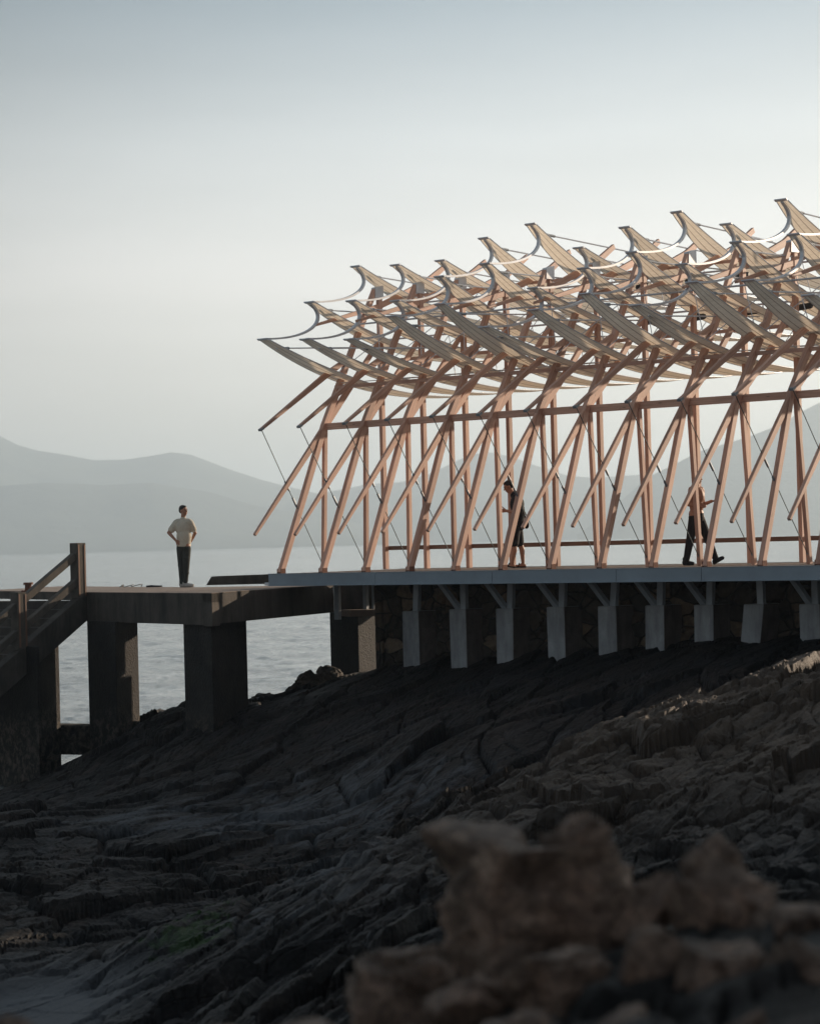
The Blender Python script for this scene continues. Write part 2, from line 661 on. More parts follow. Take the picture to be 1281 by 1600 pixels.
def facets(x, y, seed=0, tilt=1.0):
    xi, yi = np.floor(x).astype(int), np.floor(y).astype(int)
    f1 = np.full(x.shape, 9.0)
    out = np.zeros(x.shape)
    for dx in (-1, 0, 1):
        for dy in (-1, 0, 1):
            cx, cy = xi + dx, yi + dy
            h = _P[_P[(cx + seed) & 1023] + (cy & 1023)]
            px, py = cx + 0.5 + 0.45 * _G[h, 0], cy + 0.5 + 0.45 * _G[h, 1]
            d = np.hypot(x - px, y - py)
            h2 = (h + 77) & 1023
            val = _G[h, 2] * .5 + tilt * (_G[h2, 0] * (x - px) + _G[h2, 1] * (y - py))
            m = d < f1
            out = np.where(m, val, out)
            f1 = np.where(m, d, f1)
    return out


# ------------------------------------------------------------------ terrain
def zd(x, y, d):
    p = at(x, y, d)
    return (p.x, p.y, p.z)


ctl = []
for x, y, d in [(-500, 1330, 46), (-100, 1265, 47.5), (30, 1238, 47.5), (110, 1194, 50.5), (180, 1160, 50.5), (250, 1112, 52), (330, 1112, 49.5),
                (400, 1105, 51), (450, 1098, 51), (520, 1062, 51), (575, 1050, 50.5), (640, 1042, 49.2), (713, 1044, 48.4), (786, 1038, 47.6),
                (866, 1034, 46.7), (945, 1020, 45.9), (1018, 1018, 45), (1096, 1010, 44.2), (1176, 1020, 43.3), (1262, 1020, 42.4), (1500, 1010, 40),
                (700, 1012, 50), (900, 1004, 47.8), (1100, 994, 45.7), (1262, 990, 43.9), (1600, 985, 41),
                (100, 1300, 38), (300, 1200, 45), (500, 1130, 46), (700, 1100, 45), (900, 1085, 42.8), (1100, 1070, 41.2),
                (300, 1300, 38), (200, 1330, 37), (400, 1250, 42), (600, 1200, 41.5), (800, 1150, 40.8), (0, 1300, 37.5), (0, 1400, 32),
                (200, 1400, 32.5), (-300, 1400, 33), (0, 1450, 30), (-300, 1500, 28), (60, 1540, 26.4), (60, 1600, 24.6), (150, 1500, 28.2), (-300, 1600, 25),
                (80, 1612, 24), (300, 1480, 26), (430, 1385, 29), (640, 1293, 32), (700, 1247, 33.5), (880, 1182, 35), (1010, 1142, 35.5),
                (1100, 1097, 36), (1230, 1052, 36.5), (1350, 1030, 36.5), (1600, 1000, 36.5),
                (400, 1600, 21), (500, 1450, 24.5), (600, 1500, 20), (800, 1300, 27), (1000, 1250, 28), (1200, 1150, 31), (1281, 1250, 26),
                (1000, 1400, 20), (1200, 1400, 18), (300, 1600, 22.5), (1600, 1300, 22)]:
    ctl.append(zd(x, y, d))
for x, d, z in [(300, 29.5, .14), (430, 32.0, .2), (640, 34.8, .5), (880, 37.2, 1.05), (1010, 37.8, 1.4), (1230, 39, 2.2), (1450, 39, 2.4),
                (-300, 62, -1.5), (0, 60, -1.2), (120, 56, -.6), (110, 53, -.6), (250, 58, -.8), (400, 58, -.9), (520, 57, -.6), (640, 60, -.5), (900, 60, -.5), (1200, 60, -.5), (1600, 60, -.5),
                (-400, 80, -3), (300, 80, -3), (900, 80, -3), (1600, 80, -3), (700, 53, 2.5), (950, 51, 2.6), (1250, 48, 2.6),
                (0, 16, .7), (400, 15, 1.3), (900, 14, 2.1), (1500, 14, 2.4), (-500, 15, .9),
                (0, 11, 1.9), (400, 11, 2.1), (800, 10.5, 2.7), (1300, 10.5, 2.9), (-600, 10, 2.2), (2000, 10, 3),
                (200, 8, 3.0), (-200, 7.5, 3.2), (500, 8, 3.15), (800, 8.4, 3.45), (1100, 8.2, 3.6), (1600, 8, 3.7), (-800, 7, 3.2),
                (100, 6, 3.5), (600, 6, 3.6), (1200, 6, 3.72), (640, 3.5, 3.5), (-1500, 3.5, 3.5), (2500, 3.5, 3.5)]:
    p = at(x, 1000, d)
    ctl.append((p.x, p.y, z))
ctl = np.array(ctl)


def par(X, Y):
    d = np.maximum(Y, 0.5)
    return X / d * 9.0, np.log(d) * 6.0


cu, cv = par(ctl[:, 0], ctl[:, 1])
n = len(ctl)


def tps(r2):
    return np.where(r2 > 1e-12, 0.5 * r2 * np.log(np.maximum(r2, 1e-12)), 0)


A = np.zeros((n + 3, n + 3))
r2 = (cu[:, None] - cu[None, :]) ** 2 + (cv[:, None] - cv[None, :]) ** 2
A[:n, :n] = tps(r2) + np.eye(n) * 0.01
A[:n, n] = 1
A[:n, n + 1] = cu
A[:n, n + 2] = cv
A[n:, :n] = A[:n, n:].T
bb = np.zeros(n + 3)
bb[:n] = ctl[:, 2]
WT = np.linalg.solve(A, bb)


def base_h(X, Y):
    u, v = par(X, Y)
    sh = u.shape
    u, v = u.ravel(), v.ravel()
    out = np.empty(u.shape)
    for s in range(0, len(u), 40000):
        a, b_ = u[s:s + 40000], v[s:s + 40000]
        q = (a[:, None] - cu[None]) ** 2 + (b_[:, None] - cv[None]) ** 2
        out[s:s + 40000] = tps(q) @ WT[:n] + WT[n] + WT[n + 1] * a + WT[n + 2] * b_
    return out.reshape(sh)


def pxy(X, Y, Z):
    """photograph position of points, arrays"""
    qx, qy, qz = X, Y, Z - CAMZ
    f = qx * FW.x + qy * FW.y + qz * FW.z
    return 640.5 + FPX * (qx * RT.x + qy * RT.y + qz * RT.z) / f, 800 - FPX * (qx * UP.x + qy * UP.y + qz * UP.z) / f


def rock_h(X, Y):
    """ground height of the rock, with strata, steps and cracks"""
    h = base_h(X, Y)
    p = X * TR.x + Y * TR.y
    q = X * AX.x + Y * AX.y
    wob = fbm(X * .22, Y * .22, X * 0 + 3.1, 4)
    q2 = q + .8 * wob
    p2 = p + 0.5 * fbm(X * .3, Y * .3, X * 0 + 8.7, 3)
    sand = np.exp(-((X + 4.2) / 1.4) ** 2 - ((Y - 24.8) / 1.9) ** 2)
    sand = np.clip(sand * 1.7 - .25 + .12 * fbm(X * 1.1, Y * 1.1, X * 0, 3), 0, 1)
    # slabs: asymmetric steps across the strike
    s1 = q2 * 0.85
    saw = s1 - np.floor(s1)
    saw = np.where(saw < .8, saw / .8, (1 - saw) / .2)
    amp = .10 * (0.55 + .9 * fbm(p * .12, q * .25, X * 0 + 1.7, 2))
    s2 = q2 * 2.7 + .5 * p2 * .15
    saw2 = s2 - np.floor(s2)
    saw2 = np.where(saw2 < .75, saw2 / .75, (1 - saw2) / .25)
    f1, f2, idn = worley(p2 * .42 + 3, q2 * .95)
    g1, g2, idm = worley(p2 * 1.3 + 9, q2 * 2.9, 40)
    k1, k2, idk = worley(p2 * 3.4, q2 * 6.5, 90)
    edge = np.clip((f2 - f1) / .16, 0, 1)
    edge2 = np.clip((g2 - g1) / .2, 0, 1)
    edge3 = np.clip((k2 - k1) / .25, 0, 1)
    near_ = np.clip((41 - Y) / 7, 0, 1) * np.clip((X + 3.5) / 3, .45, 1)
    c1 = np.clip((f2 - f1) / .07, 0, 1)
    c2 = np.clip((g2 - g1) / .09, 0, 1)
    s3 = q2 * 5.6 + .8 * fbm(p * .5, q * .5, X * 0 + 5, 2) + p * .12
    saw3 = s3 - np.floor(s3)
    saw3 = np.where(saw3 < .88, saw3 / .88, (1 - saw3) / .12)
    lay = .5 + .8 * fbm(p * .35, q * .6, X * 0 + 6, 2)
    r = amp * 1.2 * (saw - .5) + .05 * near_ * (saw2 - .5) + .030 * lay * near_ * (saw3 - .5)
    r += .26 * facets(p2 * .42 + 3, q2 * .95, 0, .8) + .19 * facets(p2 * .17 + 11, q2 * .42 + 2, 60, .9)
    r += (.030 + .05 * near_) * facets(p2 * 1.3 + 9, q2 * 2.9, 40, 1.0)
    r += (.012 + .014 * near_) * facets(p2 * 3.4, q2 * 6.5, 90, 1.1)
    r += .006 * facets(p2 * 8.5, q2 * 15, 130, 1.1)
    r -= .15 * (1 - c1) + .055 * (1 - c2) + .01 * (1 - edge3)
    r += .06 * fbm(p * .4, q * 1.1, h * .6, 4, .5, True) - .02
    r += .012 * fbm(p * 3, q * 9, h * 3, 5, .6, True)
    # quieter close to the wall, stronger on the near ridge
    foot = np.clip((q * 0 + (X - O0.x) * TR.x + (Y - O0.y) * TR.y + 2.2) / 2.0, 0, 1) * (X > -2.2)
    near = np.clip((40 - Y) / 6, 0, 1)
    k = (.75 + .35 * near) * (1 - .55 * foot)
    k = k * (1 - .93 * sand)
    k = np.where(Y < 12, k * .5, k)
    return h + r * k, sand, r


NU, NV = 640, 980
uu = np.linspace(-.27, .30, NU)
vv = np.concatenate([np.exp(np.linspace(np.log(3.0), np.log(17), 170, endpoint=False)), np.exp(np.linspace(np.log(17), np.log(54), 720, endpoint=False)), np.exp(np.linspace(np.log(54), np.log(85), NV - 890))])
Ug, Vg = np.meshgrid(uu, vv)
Xg, Yg = Ug * Vg, Vg
Hg, SAND, RR = rock_h(Xg, Yg)
verts = np.stack([Xg, Yg, Hg], -1).reshape(-1, 3)
idx = np.arange(NU * NV).reshape(NV, NU)
quads = np.stack([idx[:-1, :-1], idx[:-1, 1:], idx[1:, 1:], idx[1:, :-1]], -1).reshape(-1, 4)


def np_mesh(name, verts, quads, mat, smooth=True):
    me = bpy.data.meshes.new(name)
    me.vertices.add(len(verts))
    me.vertices.foreach_set('co', verts.astype(np.float32).ravel())
    me.loops.add(len(quads) * 4)
    me.loops.foreach_set('vertex_index', quads.astype(np.int32).ravel())
    me.polygons.add(len(quads))
    me.polygons.foreach_set('loop_start', np.arange(0, len(quads) * 4, 4, dtype=np.int32))
    me.update(calc_edges=True)
    me.materials.append(mat)
    me.polygons.foreach_set('use_smooth', [smooth] * len(quads))
    o = bpy.data.objects.new(name, me)
    COL.objects.link(o)
    return o


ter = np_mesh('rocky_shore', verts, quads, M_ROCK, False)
tag(ter, 'dark layered rock shore sloping up to the footings', None, None, 'structure')
PX, PY = pxy(Xg, Yg, Hg)


def blob(x, y, rx, ry, ang=0):
    c, s = math.cos(ang), math.sin(ang)
    a, b_ = PX - x, PY - y
    return np.exp(-((a * c + b_ * s) / rx) ** 2 - ((-a * s + b_ * c) / ry) ** 2)


nz1 = fbm(Xg * 1.4, Yg * 1.4, Hg, 5, .6)
nzs = fbm((Xg * TR.x + Yg * TR.y) * .9, (Xg * AX.x + Yg * AX.y) * 4.5, Hg * 3, 5, .6)
# lichen, algae, weathering: each sits on its own patch of the rock
pc = at(620, 1370, 25.5)
mo = at(300, 1480, 26.5)
moss = np.exp(-((Xg - mo.x) / .55) ** 2 - ((Yg - mo.y) / 1.2) ** 2) * 1.2
nzf = fbm(Xg * 6, Yg * 6, Hg * 6, 4, .7)
moss = np.clip((moss * .8 + 1.4 * nz1 + 1.6 * nzf - .75) * 2, 0, .75) * (moss > .12)
p1 = at(470, 1440, 25.6)
p2 = at(560, 1360, 28.5)
p3 = at(420, 1270, 40)
pale = sum(np.exp(-((Xg - p.x) / a) ** 2 - ((Yg - p.y) / b_) ** 2) for p, a, b_ in ((p1, .9, 1.2), (p2, 1.0, 1.4), (p3, 3.5, 2.5)))
pale = np.clip((pale * .6 + 1.0 * nzs - .28) * 1.6, 0, .5)
ridge_t = np.clip((Hg - 1.1) / 1.3, 0, 1) * np.clip((39.5 - Yg) / 2, 0, 1) * np.clip((Yg - 22) / 6, 0, 1)
warm = np.clip(ridge_t * (.75 + .9 * nzs), 0, .9)
for nm, arr in (('pale', pale), ('moss', moss), ('sand', SAND * .8), ('warm', warm)):
    at_ = ter.data.attributes.new(nm, 'FLOAT', 'POINT')
    at_.data.foreach_set('value', arr.astype(np.float32).ravel())


def ground(x, y):
    h, _, _ = rock_h(np.array([float(x)]), np.array([float(y)]))
    return float(h[0])


# ------------------------------------------------------------------ unseen rock mass added out of view at the right, shaped to shade the shore
gx, gy = np.meshgrid(np.linspace(8.0, 60, 150), np.linspace(2, 57, 150))
def sst(t):
    t = np.clip(t, 0, 1)
    return t * t * (3 - 2 * t)


edge_y = .41 * sst((42.5 - gy) / 2) + .57 * sst((53 - gy) / 2.5)
px_ = np.clip((gx - 9.5) / 10.5, 0, 1)
px_ = px_ * px_ * (3 - 2 * px_)
gz = 1.0 + (9.6 * px_ - .02 * (gx - 20) * (gx > 20)) * edge_y + .8 * fbm(gx * .22, gy * .22, gx * 0, 6, .55) * px_ * edge_y + .4 * fbm(gx, gy, gx * 0 + 3, 5, .6)
ix = np.arange(150 * 150).reshape(150, 150)
hq = np.stack([ix[:-1, :-1], ix[:-1, 1:], ix[1:, 1:], ix[1:, :-1]], -1).reshape(-1, 4)
tag(np_mesh('shade_headland', np.stack([gx, gy, gz], -1).reshape(-1, 3), hq, M_ROCK), 'unseen rock mass added at the right to shade the shore', None, None, 'structure')

# ------------------------------------------------------------------ water
su = np.linspace(-.24, .24, 560)
sv = np.exp(np.linspace(np.log(46), np.log(900), 620))
Us, Vs = np.meshgrid(su, sv)
Xs, Ys = Us * Vs, Vs
fade = np.clip((sv - 46) / 4, 0, 1) * np.clip((900 - sv) / 200, 0, 1)
fade = fade[:, None] * np.clip((.24 - np.abs(su)) / .02, 0, 1)[None, :]
wv = .12 * fbm(Xs * .16, Ys * .16, Xs * 0 + 2, 2) + .13 * fbm(Xs * .42 + .1 * Ys, Ys * .55, Xs * 0 + 4, 5, .56, True)
Zs = -.25 * (1 - fade) + wv * fade
ix = np.arange(560 * 620).reshape(620, 560)
sq = np.stack([ix[:-1, :-1], ix[:-1, 1:], ix[1:, 1:], ix[1:, :-1]], -1).reshape(-1, 4)
sv3 = np.concatenate([np.stack([Xs, Ys, Zs], -1).reshape(-1, 3), [[-9000, -60, -.26], [9000, -60, -.26], [9000, 9000, -.26], [-9000, 9000, -.26]]])
sq = np.concatenate([sq, [[560 * 620, 560 * 620 + 1, 560 * 620 + 2, 560 * 620 + 3]]])
tag(np_mesh('sea', sv3, sq, M_WATER), 'calm grey sea with small ripples', None, None, 'structure')
w = MB()
w.add([(-9000, -60, -6), (9000, -60, -6), (9000, 9000, -6), (-9000, 9000, -6)], [(0, 1, 2, 3)])
tag(w.build('seabed', M_ROCK), 'seabed under the water', None, None, 'structure')


# ------------------------------------------------------------------ hills
def hill_range(name, line, dist, depth, label, seed, back=1.0):
    """a range of hills: the skyline at its distance, slopes falling towards and away from the viewer"""
    xs = np.array([p[0] for p in line], float)
    ys = np.array([p[1] for p in line], float)
    cols, rows = 260, 60
    px = np.linspace(xs[0], xs[-1], cols)
    py = np.interp(px, xs, ys)
    hz = HC - HM * px
    topz = (hz - py) / FPX * dist + CAMZ
    vs = np.zeros((rows, cols, 3))
    for r in range(rows):
        t = r / (rows - 1) * 2 - 1                     # -1 near shore, 0 crest, 1 far shore
        yy = dist + t * depth
        prof = (1 - abs(t)) ** 1.15
        X = (px - 640.5) / FPX * yy
        n_ = fbm(X * .0035 + seed, np.full(cols, yy * .0035), X * 0 + seed, 5, .55)
        z = topz * prof * (1 + .55 * n_ * (abs(t) > .03) * (1 - prof) * 1.3) + 5 * n_ * (abs(t) < .03)
        z = np.where(abs(t) > .98, -8, z)
        vs[r, :, 0], vs[r, :, 1], vs[r, :, 2] = X, yy, z
    ix = np.arange(rows * cols).reshape(rows, cols)
    q = np.stack([ix[:-1, :-1], ix[:-1, 1:], ix[1:, 1:], ix[1:, :-1]], -1).reshape(-1, 4)
    o = np_mesh(name, vs.reshape(-1, 3), q, M_HILL)
    tag(o, label, None, None, 'structure')
    return o


hill_range('hills', [(-700, 800), (-400, 730), (-150, 690), (0, 676), (30, 692), (60, 701), (110, 709), (150, 717), (200, 716), (235, 711), (270, 705), (300, 709), (330, 720),
                     (370, 735), (410, 748), (450, 758), (500, 769), (560, 790), (640, 826), (680, 850)], 5200, 900, 'far hazy hill range on the left across the water', 1.0)
hill_range('hills', [(-700, 830), (-300, 775), (0, 757), (80, 752), (160, 756), (240, 752), (320, 766), (400, 790), (470, 803), (540, 812), (620, 840), (660, 852)], 4200, 600, 'lower hazy hills in front of the far range on the left', 7.0)
hill_range('hills', [(380, 858), (440, 800), (505, 768), (567, 757), (630, 752), (675, 738), (717, 717), (745, 707), (767, 705), (800, 712), (840, 726), (887, 741), (930, 744), (995, 740),
                     (1040, 738), (1120, 745), (1250, 760), (1400, 790), (1500, 840)], 5000, 800, 'far hazy hills seen behind the middle of the pavilion', 3.0)
hill_range('hills', [(900, 838), (960, 790), (1010, 745), (1065, 718), (1095, 703), (1140, 690), (1177, 678), (1210, 665), (1281, 627), (1400, 600), (1600, 590), (1900, 640), (2200, 830)], 4000, 700,
           'hazy hillside rising behind the right end of the pavilion', 5.0)

# ------------------------------------------------------------------ platform deck
NF = 13                                             # timber frames 0..12
IR = 13.5                                           # right end of the deck in frames
plat = empty('platform', FP(0, 0, 0), 'long raised walkway platform with blue-grey steel edge beam on concrete footings', 'platform')


def fascia(mb, w0, w1, i0, i1, z0, z1):
    a, b_, c, d = FP(i0, w0, 0), FP(i1, w0, 0), FP(i1, w1, 0), FP(i0, w1, 0)
    mb.prism([a, b_, c, d], DECK + z0, DECK + z1)


m = MB()
edges = [-.16, 2.35, 4.9, 7.4, 9.0, 11.5, IR]
for k in range(len(edges) - 1):
    fascia(m, -.14, -.08, edges[k] + (.004 if k else 0), edges[k + 1] - .004, -.245, .0)
    fascia(m, -.143, -.07, edges[k] + (.004 if k else 0), edges[k + 1] - .004, .002, .014)
    fascia(m, -.19, -.144, edges[k] + (.004 if k else 0), edges[k + 1] - .004, -.245, -.232)
m.build('edge_beam', M_STEEL, plat, bevel=.004)
m = MB()
WD = 4.1
nb = 30
for k in range(nb):
    w0 = -.066 + k * (WD + .06) / nb
    fascia(m, w0, w0 + (WD + .06) / nb - .008, -.16, IR, -.03, .006 + random.uniform(-.001, .001))
m.build('deck_boards', M_BOARD, plat)
m = MB()
for i in range(-1, NF + 1):
    ii = i + .5
    if ii < -.1:
        continue
    m.beam(FP(ii, -.05, -.13), FP(ii, WD, -.13), .06, .18)
m.beam(FP(-.12, .0, -.14), FP(-.12, WD, -.14), .05, .2)
m.build('joists', M_STEELD, plat)
m = MB()
fascia(m, WD + .01, WD + .06, -.16, IR, -.24, .014)
m.build('back_edge_beam', M_STEEL, plat)
# little end bracket at the left end of the edge beam
m = MB()
pb = FP(-.16, -.1, -.2)
m.beam(pb - AX * .12, pb + AX * .05, .08, .06, side=TR)
m.build('end_bracket', M_ALU, plat, bevel=.01)

# footings
foot_px = [(628, 650, 955), (701, 725, 952), (774, 797, 951), (853, 879, 948.5), (933, 958.6, 947), (1007, 1030.6, 946), (1083, 1109, 945), (1161, 1191, 944), (1247, 1275, 944), (1335, 1364, 943)]
FWD = 1.15
PW = O0 + TR * FWD
placed = ['leftmost, beside the dark stone corner', 'second from the left', 'third from the left', 'fourth from the left', 'fifth from the left, middle of the row',
          'sixth from the left', 'seventh from the left', 'third from the right, its base spreading in a rough collar', 'rightmost in view']
placed[7] = 'second from the right, with a rough collar'
for k, (xa, xb, yt) in enumerate(foot_px):
    if k > 8:
        continue
    a = on_plane(xa, yt, PW, TR)
    b_ = on_plane(xb, yt, PW, TR)
    top = a.z
    wid = .43
    cx = (a + b_) / 2
    i_f = (cx - O0).dot(AX) / D
    e = empty('concrete_footing', (cx.x, cx.y, top - 1.2), 'pale concrete footing under the walkway, ' + placed[k], 'footing', 'concrete footings under the walkway')
    lean = random.uniform(-.03, .03) if k != 7 else -.16
    m = MB()
    bl = a - ZZ * 2.0 + AX * (lean * 1.5)
    br = a + AX * wid - ZZ * 2.0 + AX * (lean * 1.5 + random.uniform(-.03, .03))
    tl, tr_ = a, a + AX * wid
    dp = .72
    m.hexa([bl - TR * .02, br - TR * .02, br + TR * dp, bl + TR * dp], [tl, tr_, tr_ + TR * dp, tl + TR * dp])
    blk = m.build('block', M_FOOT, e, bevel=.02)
    blk.data.materials.append(M_FOOT_SHADE)
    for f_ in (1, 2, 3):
        blk.data.polygons[f_].material_index = 1  # all but the front face get the darker concrete, shade painted in
    if k == 7:
        m = MB()
        g = a - ZZ * .92 + AX * (lean * .6 + .2)
        m.ell((g.x, g.y, g.z - .1), (.34, .3, .2), seg=12, rings=7)
        m.build('collar', M_FOOT, e)
    # steel struts belong to the platform
    m = MB()
    c = cx + TR * .1
    t = V((c.x, c.y, DECK - .235))
    sk = random.uniform(-.02, .06)
    m.beam(V((c.x, c.y, top - .02)) + AX * .12, t + AX * (.12 + sk), .13, .1, side=AX)
    m.build('support_post', M_GALV, plat)
    if k not in (0, 7):
        m = MB()
        b0 = V((c.x, c.y, top - .02)) + AX * .0 + TR * .02
        t0 = t - TR * .62 + AX * .02
        m.beam(b0, V((t0.x, t0.y, DECK - .236)), .11, .085, side=AX)
        m.build('diagonal_strut', M_GALV, plat)

# ------------------------------------------------------------------ retaining wall of rubble stone
WW = FWD + .55
i_l = (on_plane(590, 960, O0 + TR * WW, TR) - O0).dot(AX) / D
pl = FP(i_l, WW, 0)
wall = MB()
nx, nzz = 200, 26
gv = []
for r in range(nzz + 1):
    for c in range(nx + 1):
        ii = i_l + (IR - i_l) * c / nx
        z = 1.6 + (DECK - .30 - 1.6) * r / nzz
        gv.append((ii, z))
pts = np.array([[*(FP(ii, WW, 0))[:2], z] for ii, z in gv])
al = np.array([g[0] * D for g in gv])
zl = np.array([g[1] for g in gv])
f1, f2, idn = worley(al * 1.9 + 3 + .3 * pn(al, zl * 2, al * 0), zl * 2.8 + 1)
dsp = .06 * idn * np.clip((f2 - f1) / .15, 0, 1) - .06 * (1 - np.clip((f2 - f1) / .15, 0, 1)) + .03 * fbm(al * 3, zl * 3, al * 0, 4)
pts[:, 0] -= TR.x * dsp
pts[:, 1] -= TR.y * dsp
vs = [tuple(p) for p in pts]
fs = []
for r in range(nzz):
    for c in range(nx):
        a = r * (nx + 1) + c
        fs.append((a, a + 1, a + nx + 2, a + nx + 1))
wall.add(vs, fs)
wall.prism([FP(i_l + .02, WW + .13, 0), FP(IR, WW + .13, 0), FP(IR, WW + .9, 0), FP(i_l + .02, WW + .9, 0)], 1.2, DECK - .30)
# close left end
wl = MB()
wall.prism([FP(i_l - .03, WW - .05, 0), FP(i_l + .12, WW - .05, 0), FP(i_l + .12, WW + .9, 0), FP(i_l - .03, WW + .9, 0)], 1.2, DECK - .302)
tag(wall.build('stone_wall', M_WALL), 'dark rubble stone retaining wall in the shade under the walkway', 'wall')

# ------------------------------------------------------------------ timber pavilion
pav = empty('pavilion', FP(0, 1.5, 0), 'open timber pavilion with leaning legs and curved overlapping roof panels', 'pavilion')
BZ = 3.08


def wb(i):                                           # where the front beam crosses the frame
    return 1.50 - .031 * i


tipsA = [(404, 530), (470, 530), (539, 530), (606, 494), (681, 475), (750, 511), (827, 484), (907, 459), (986, 477), (1074, 441), (1162, 438), (1256, 461), (1345, 430)]
tipsB = [(477, 472), (542, 470), (611, 470), (680, 432), (751, 412), (826, 450), (904, 419), (980, 394), (1058, 413), (1143, 378), (1233, 366), (1325, 392), (1410, 360)]
tipsC = [(549, 416), (611, 414), (681, 407), (749, 372), (822, 350), (897, 387), (969, 355), (1050, 331), (1127, 350), (1213, 312), (1306, 302), (1395, 330), (1480, 295)]


def bez(p0, p1, p2, p3, n):
    out = []
    for k in range(n + 1):
        t = k / n
        out.append(tuple(p0[j] * (1 - t) ** 3 + 3 * p1[j] * t * (1 - t) ** 2 + 3 * p2[j] * t * t * (1 - t) + p3[j] * t ** 3 for j in range(2)))
    return out


def panel(i, tip, row):
    w0, z0 = fw(i, tip[0] + 6, tip[1])
    zl = (3.78, 4.62, 5.52)[row]
    wl = w0 + (5.2, 4.9, 4.4)[row]
    we = wl + (2.1, 1.9, 1.7)[row]
    ze = zl + (.18, .2, .22)[row]
    pts = []
    n1, n2 = 26, 8
    for k in range(n1 + 1):
        t = k / n1
        w_ = w0 + (wl - w0) * t
        pts.append((w_, zl + (z0 - zl) * (1 - t) ** 1.95))
    for k in range(1, n2 + 1):
        t = k / n2
        pts.append((wl + (we - wl) * t, zl + (ze - zl) * t ** 2))
    n_ = len(pts)
    vs, L, Ls = [], 0, []
    for k, (w_, z) in enumerate(pts):
        if k:
            L += math.hypot(w_ - pts[k - 1][0], z - pts[k - 1][1])
        Ls.append(L)
    rowsv = []
    for k, (w_, z) in enumerate(pts):
        t = Ls[k] / L
        hw = (.115 + .205 * math.sin(min(1, t / .42) * math.pi / 2)) if t < .6 else (.32 * math.cos((t - .6) / .4 * 1.25))
        hw = max(hw, .06)
        r_ = []
        for c in range(5):
            s = c / 4 * 2 - 1
            r_.append(FP(i, w_, z + .05 * s * s * hw / .4) + AX * (s * hw))
        rowsv.append(r_)
    m = MB()
    fs, uvs = [], []
    for k in range(n_ - 1):
        for c in range(4):
            a = k * 5 + c
            fs.append((a, a + 1, a + 6, a + 5))
            uvs.append([(Ls[k], c / 4), (Ls[k], (c + 1) / 4), (Ls[k + 1], (c + 1) / 4), (Ls[k + 1], c / 4)])
    m.add([v for r_ in rowsv for v in r_], fs, uvs)
    o = m.build('roof_panel', M_PANEL, pav, smooth=True)
    for c in (0, 4):
        e = MB()
        e.tube([r_[c] for r_ in rowsv], .011, 6)
        e.build('edge_strip', M_ALU, o, smooth=True)
    e = MB()
    r0, r1 = rowsv[0], rowsv[1]
    d_ = (r0[2] - r1[2]).normalized()
    e.beam(r0[2] + d_ * .02, r0[2] - d_ * .04, .27, .02, .27, .02, side=AX)
    e.build('tip_plate', M_ALU, o)
    return (w0, z0), (wl, zl), pts, rowsv


def arc(i, hi, lo):
    p0 = (hi[0] + .06, hi[1] - .03)
    p3 = (lo[0] + .06, lo[1] + .01)
    dw, dz = hi[0] - lo[0], hi[1] - lo[1]
    c = bez(p0, (hi[0] + .42 * dw, hi[1] - .42 * dz), (lo[0] + 1.02 * dw, lo[1] + .06), p3, 18)
    m = MB()
    m.path([FP(i, w_, z) for w_, z in c], [.065 for k in range(19)], [.055 - .02 * k / 18 for k in range(19)], AX)
    m.build('curved_strut', M_ALU, pav, smooth=False)


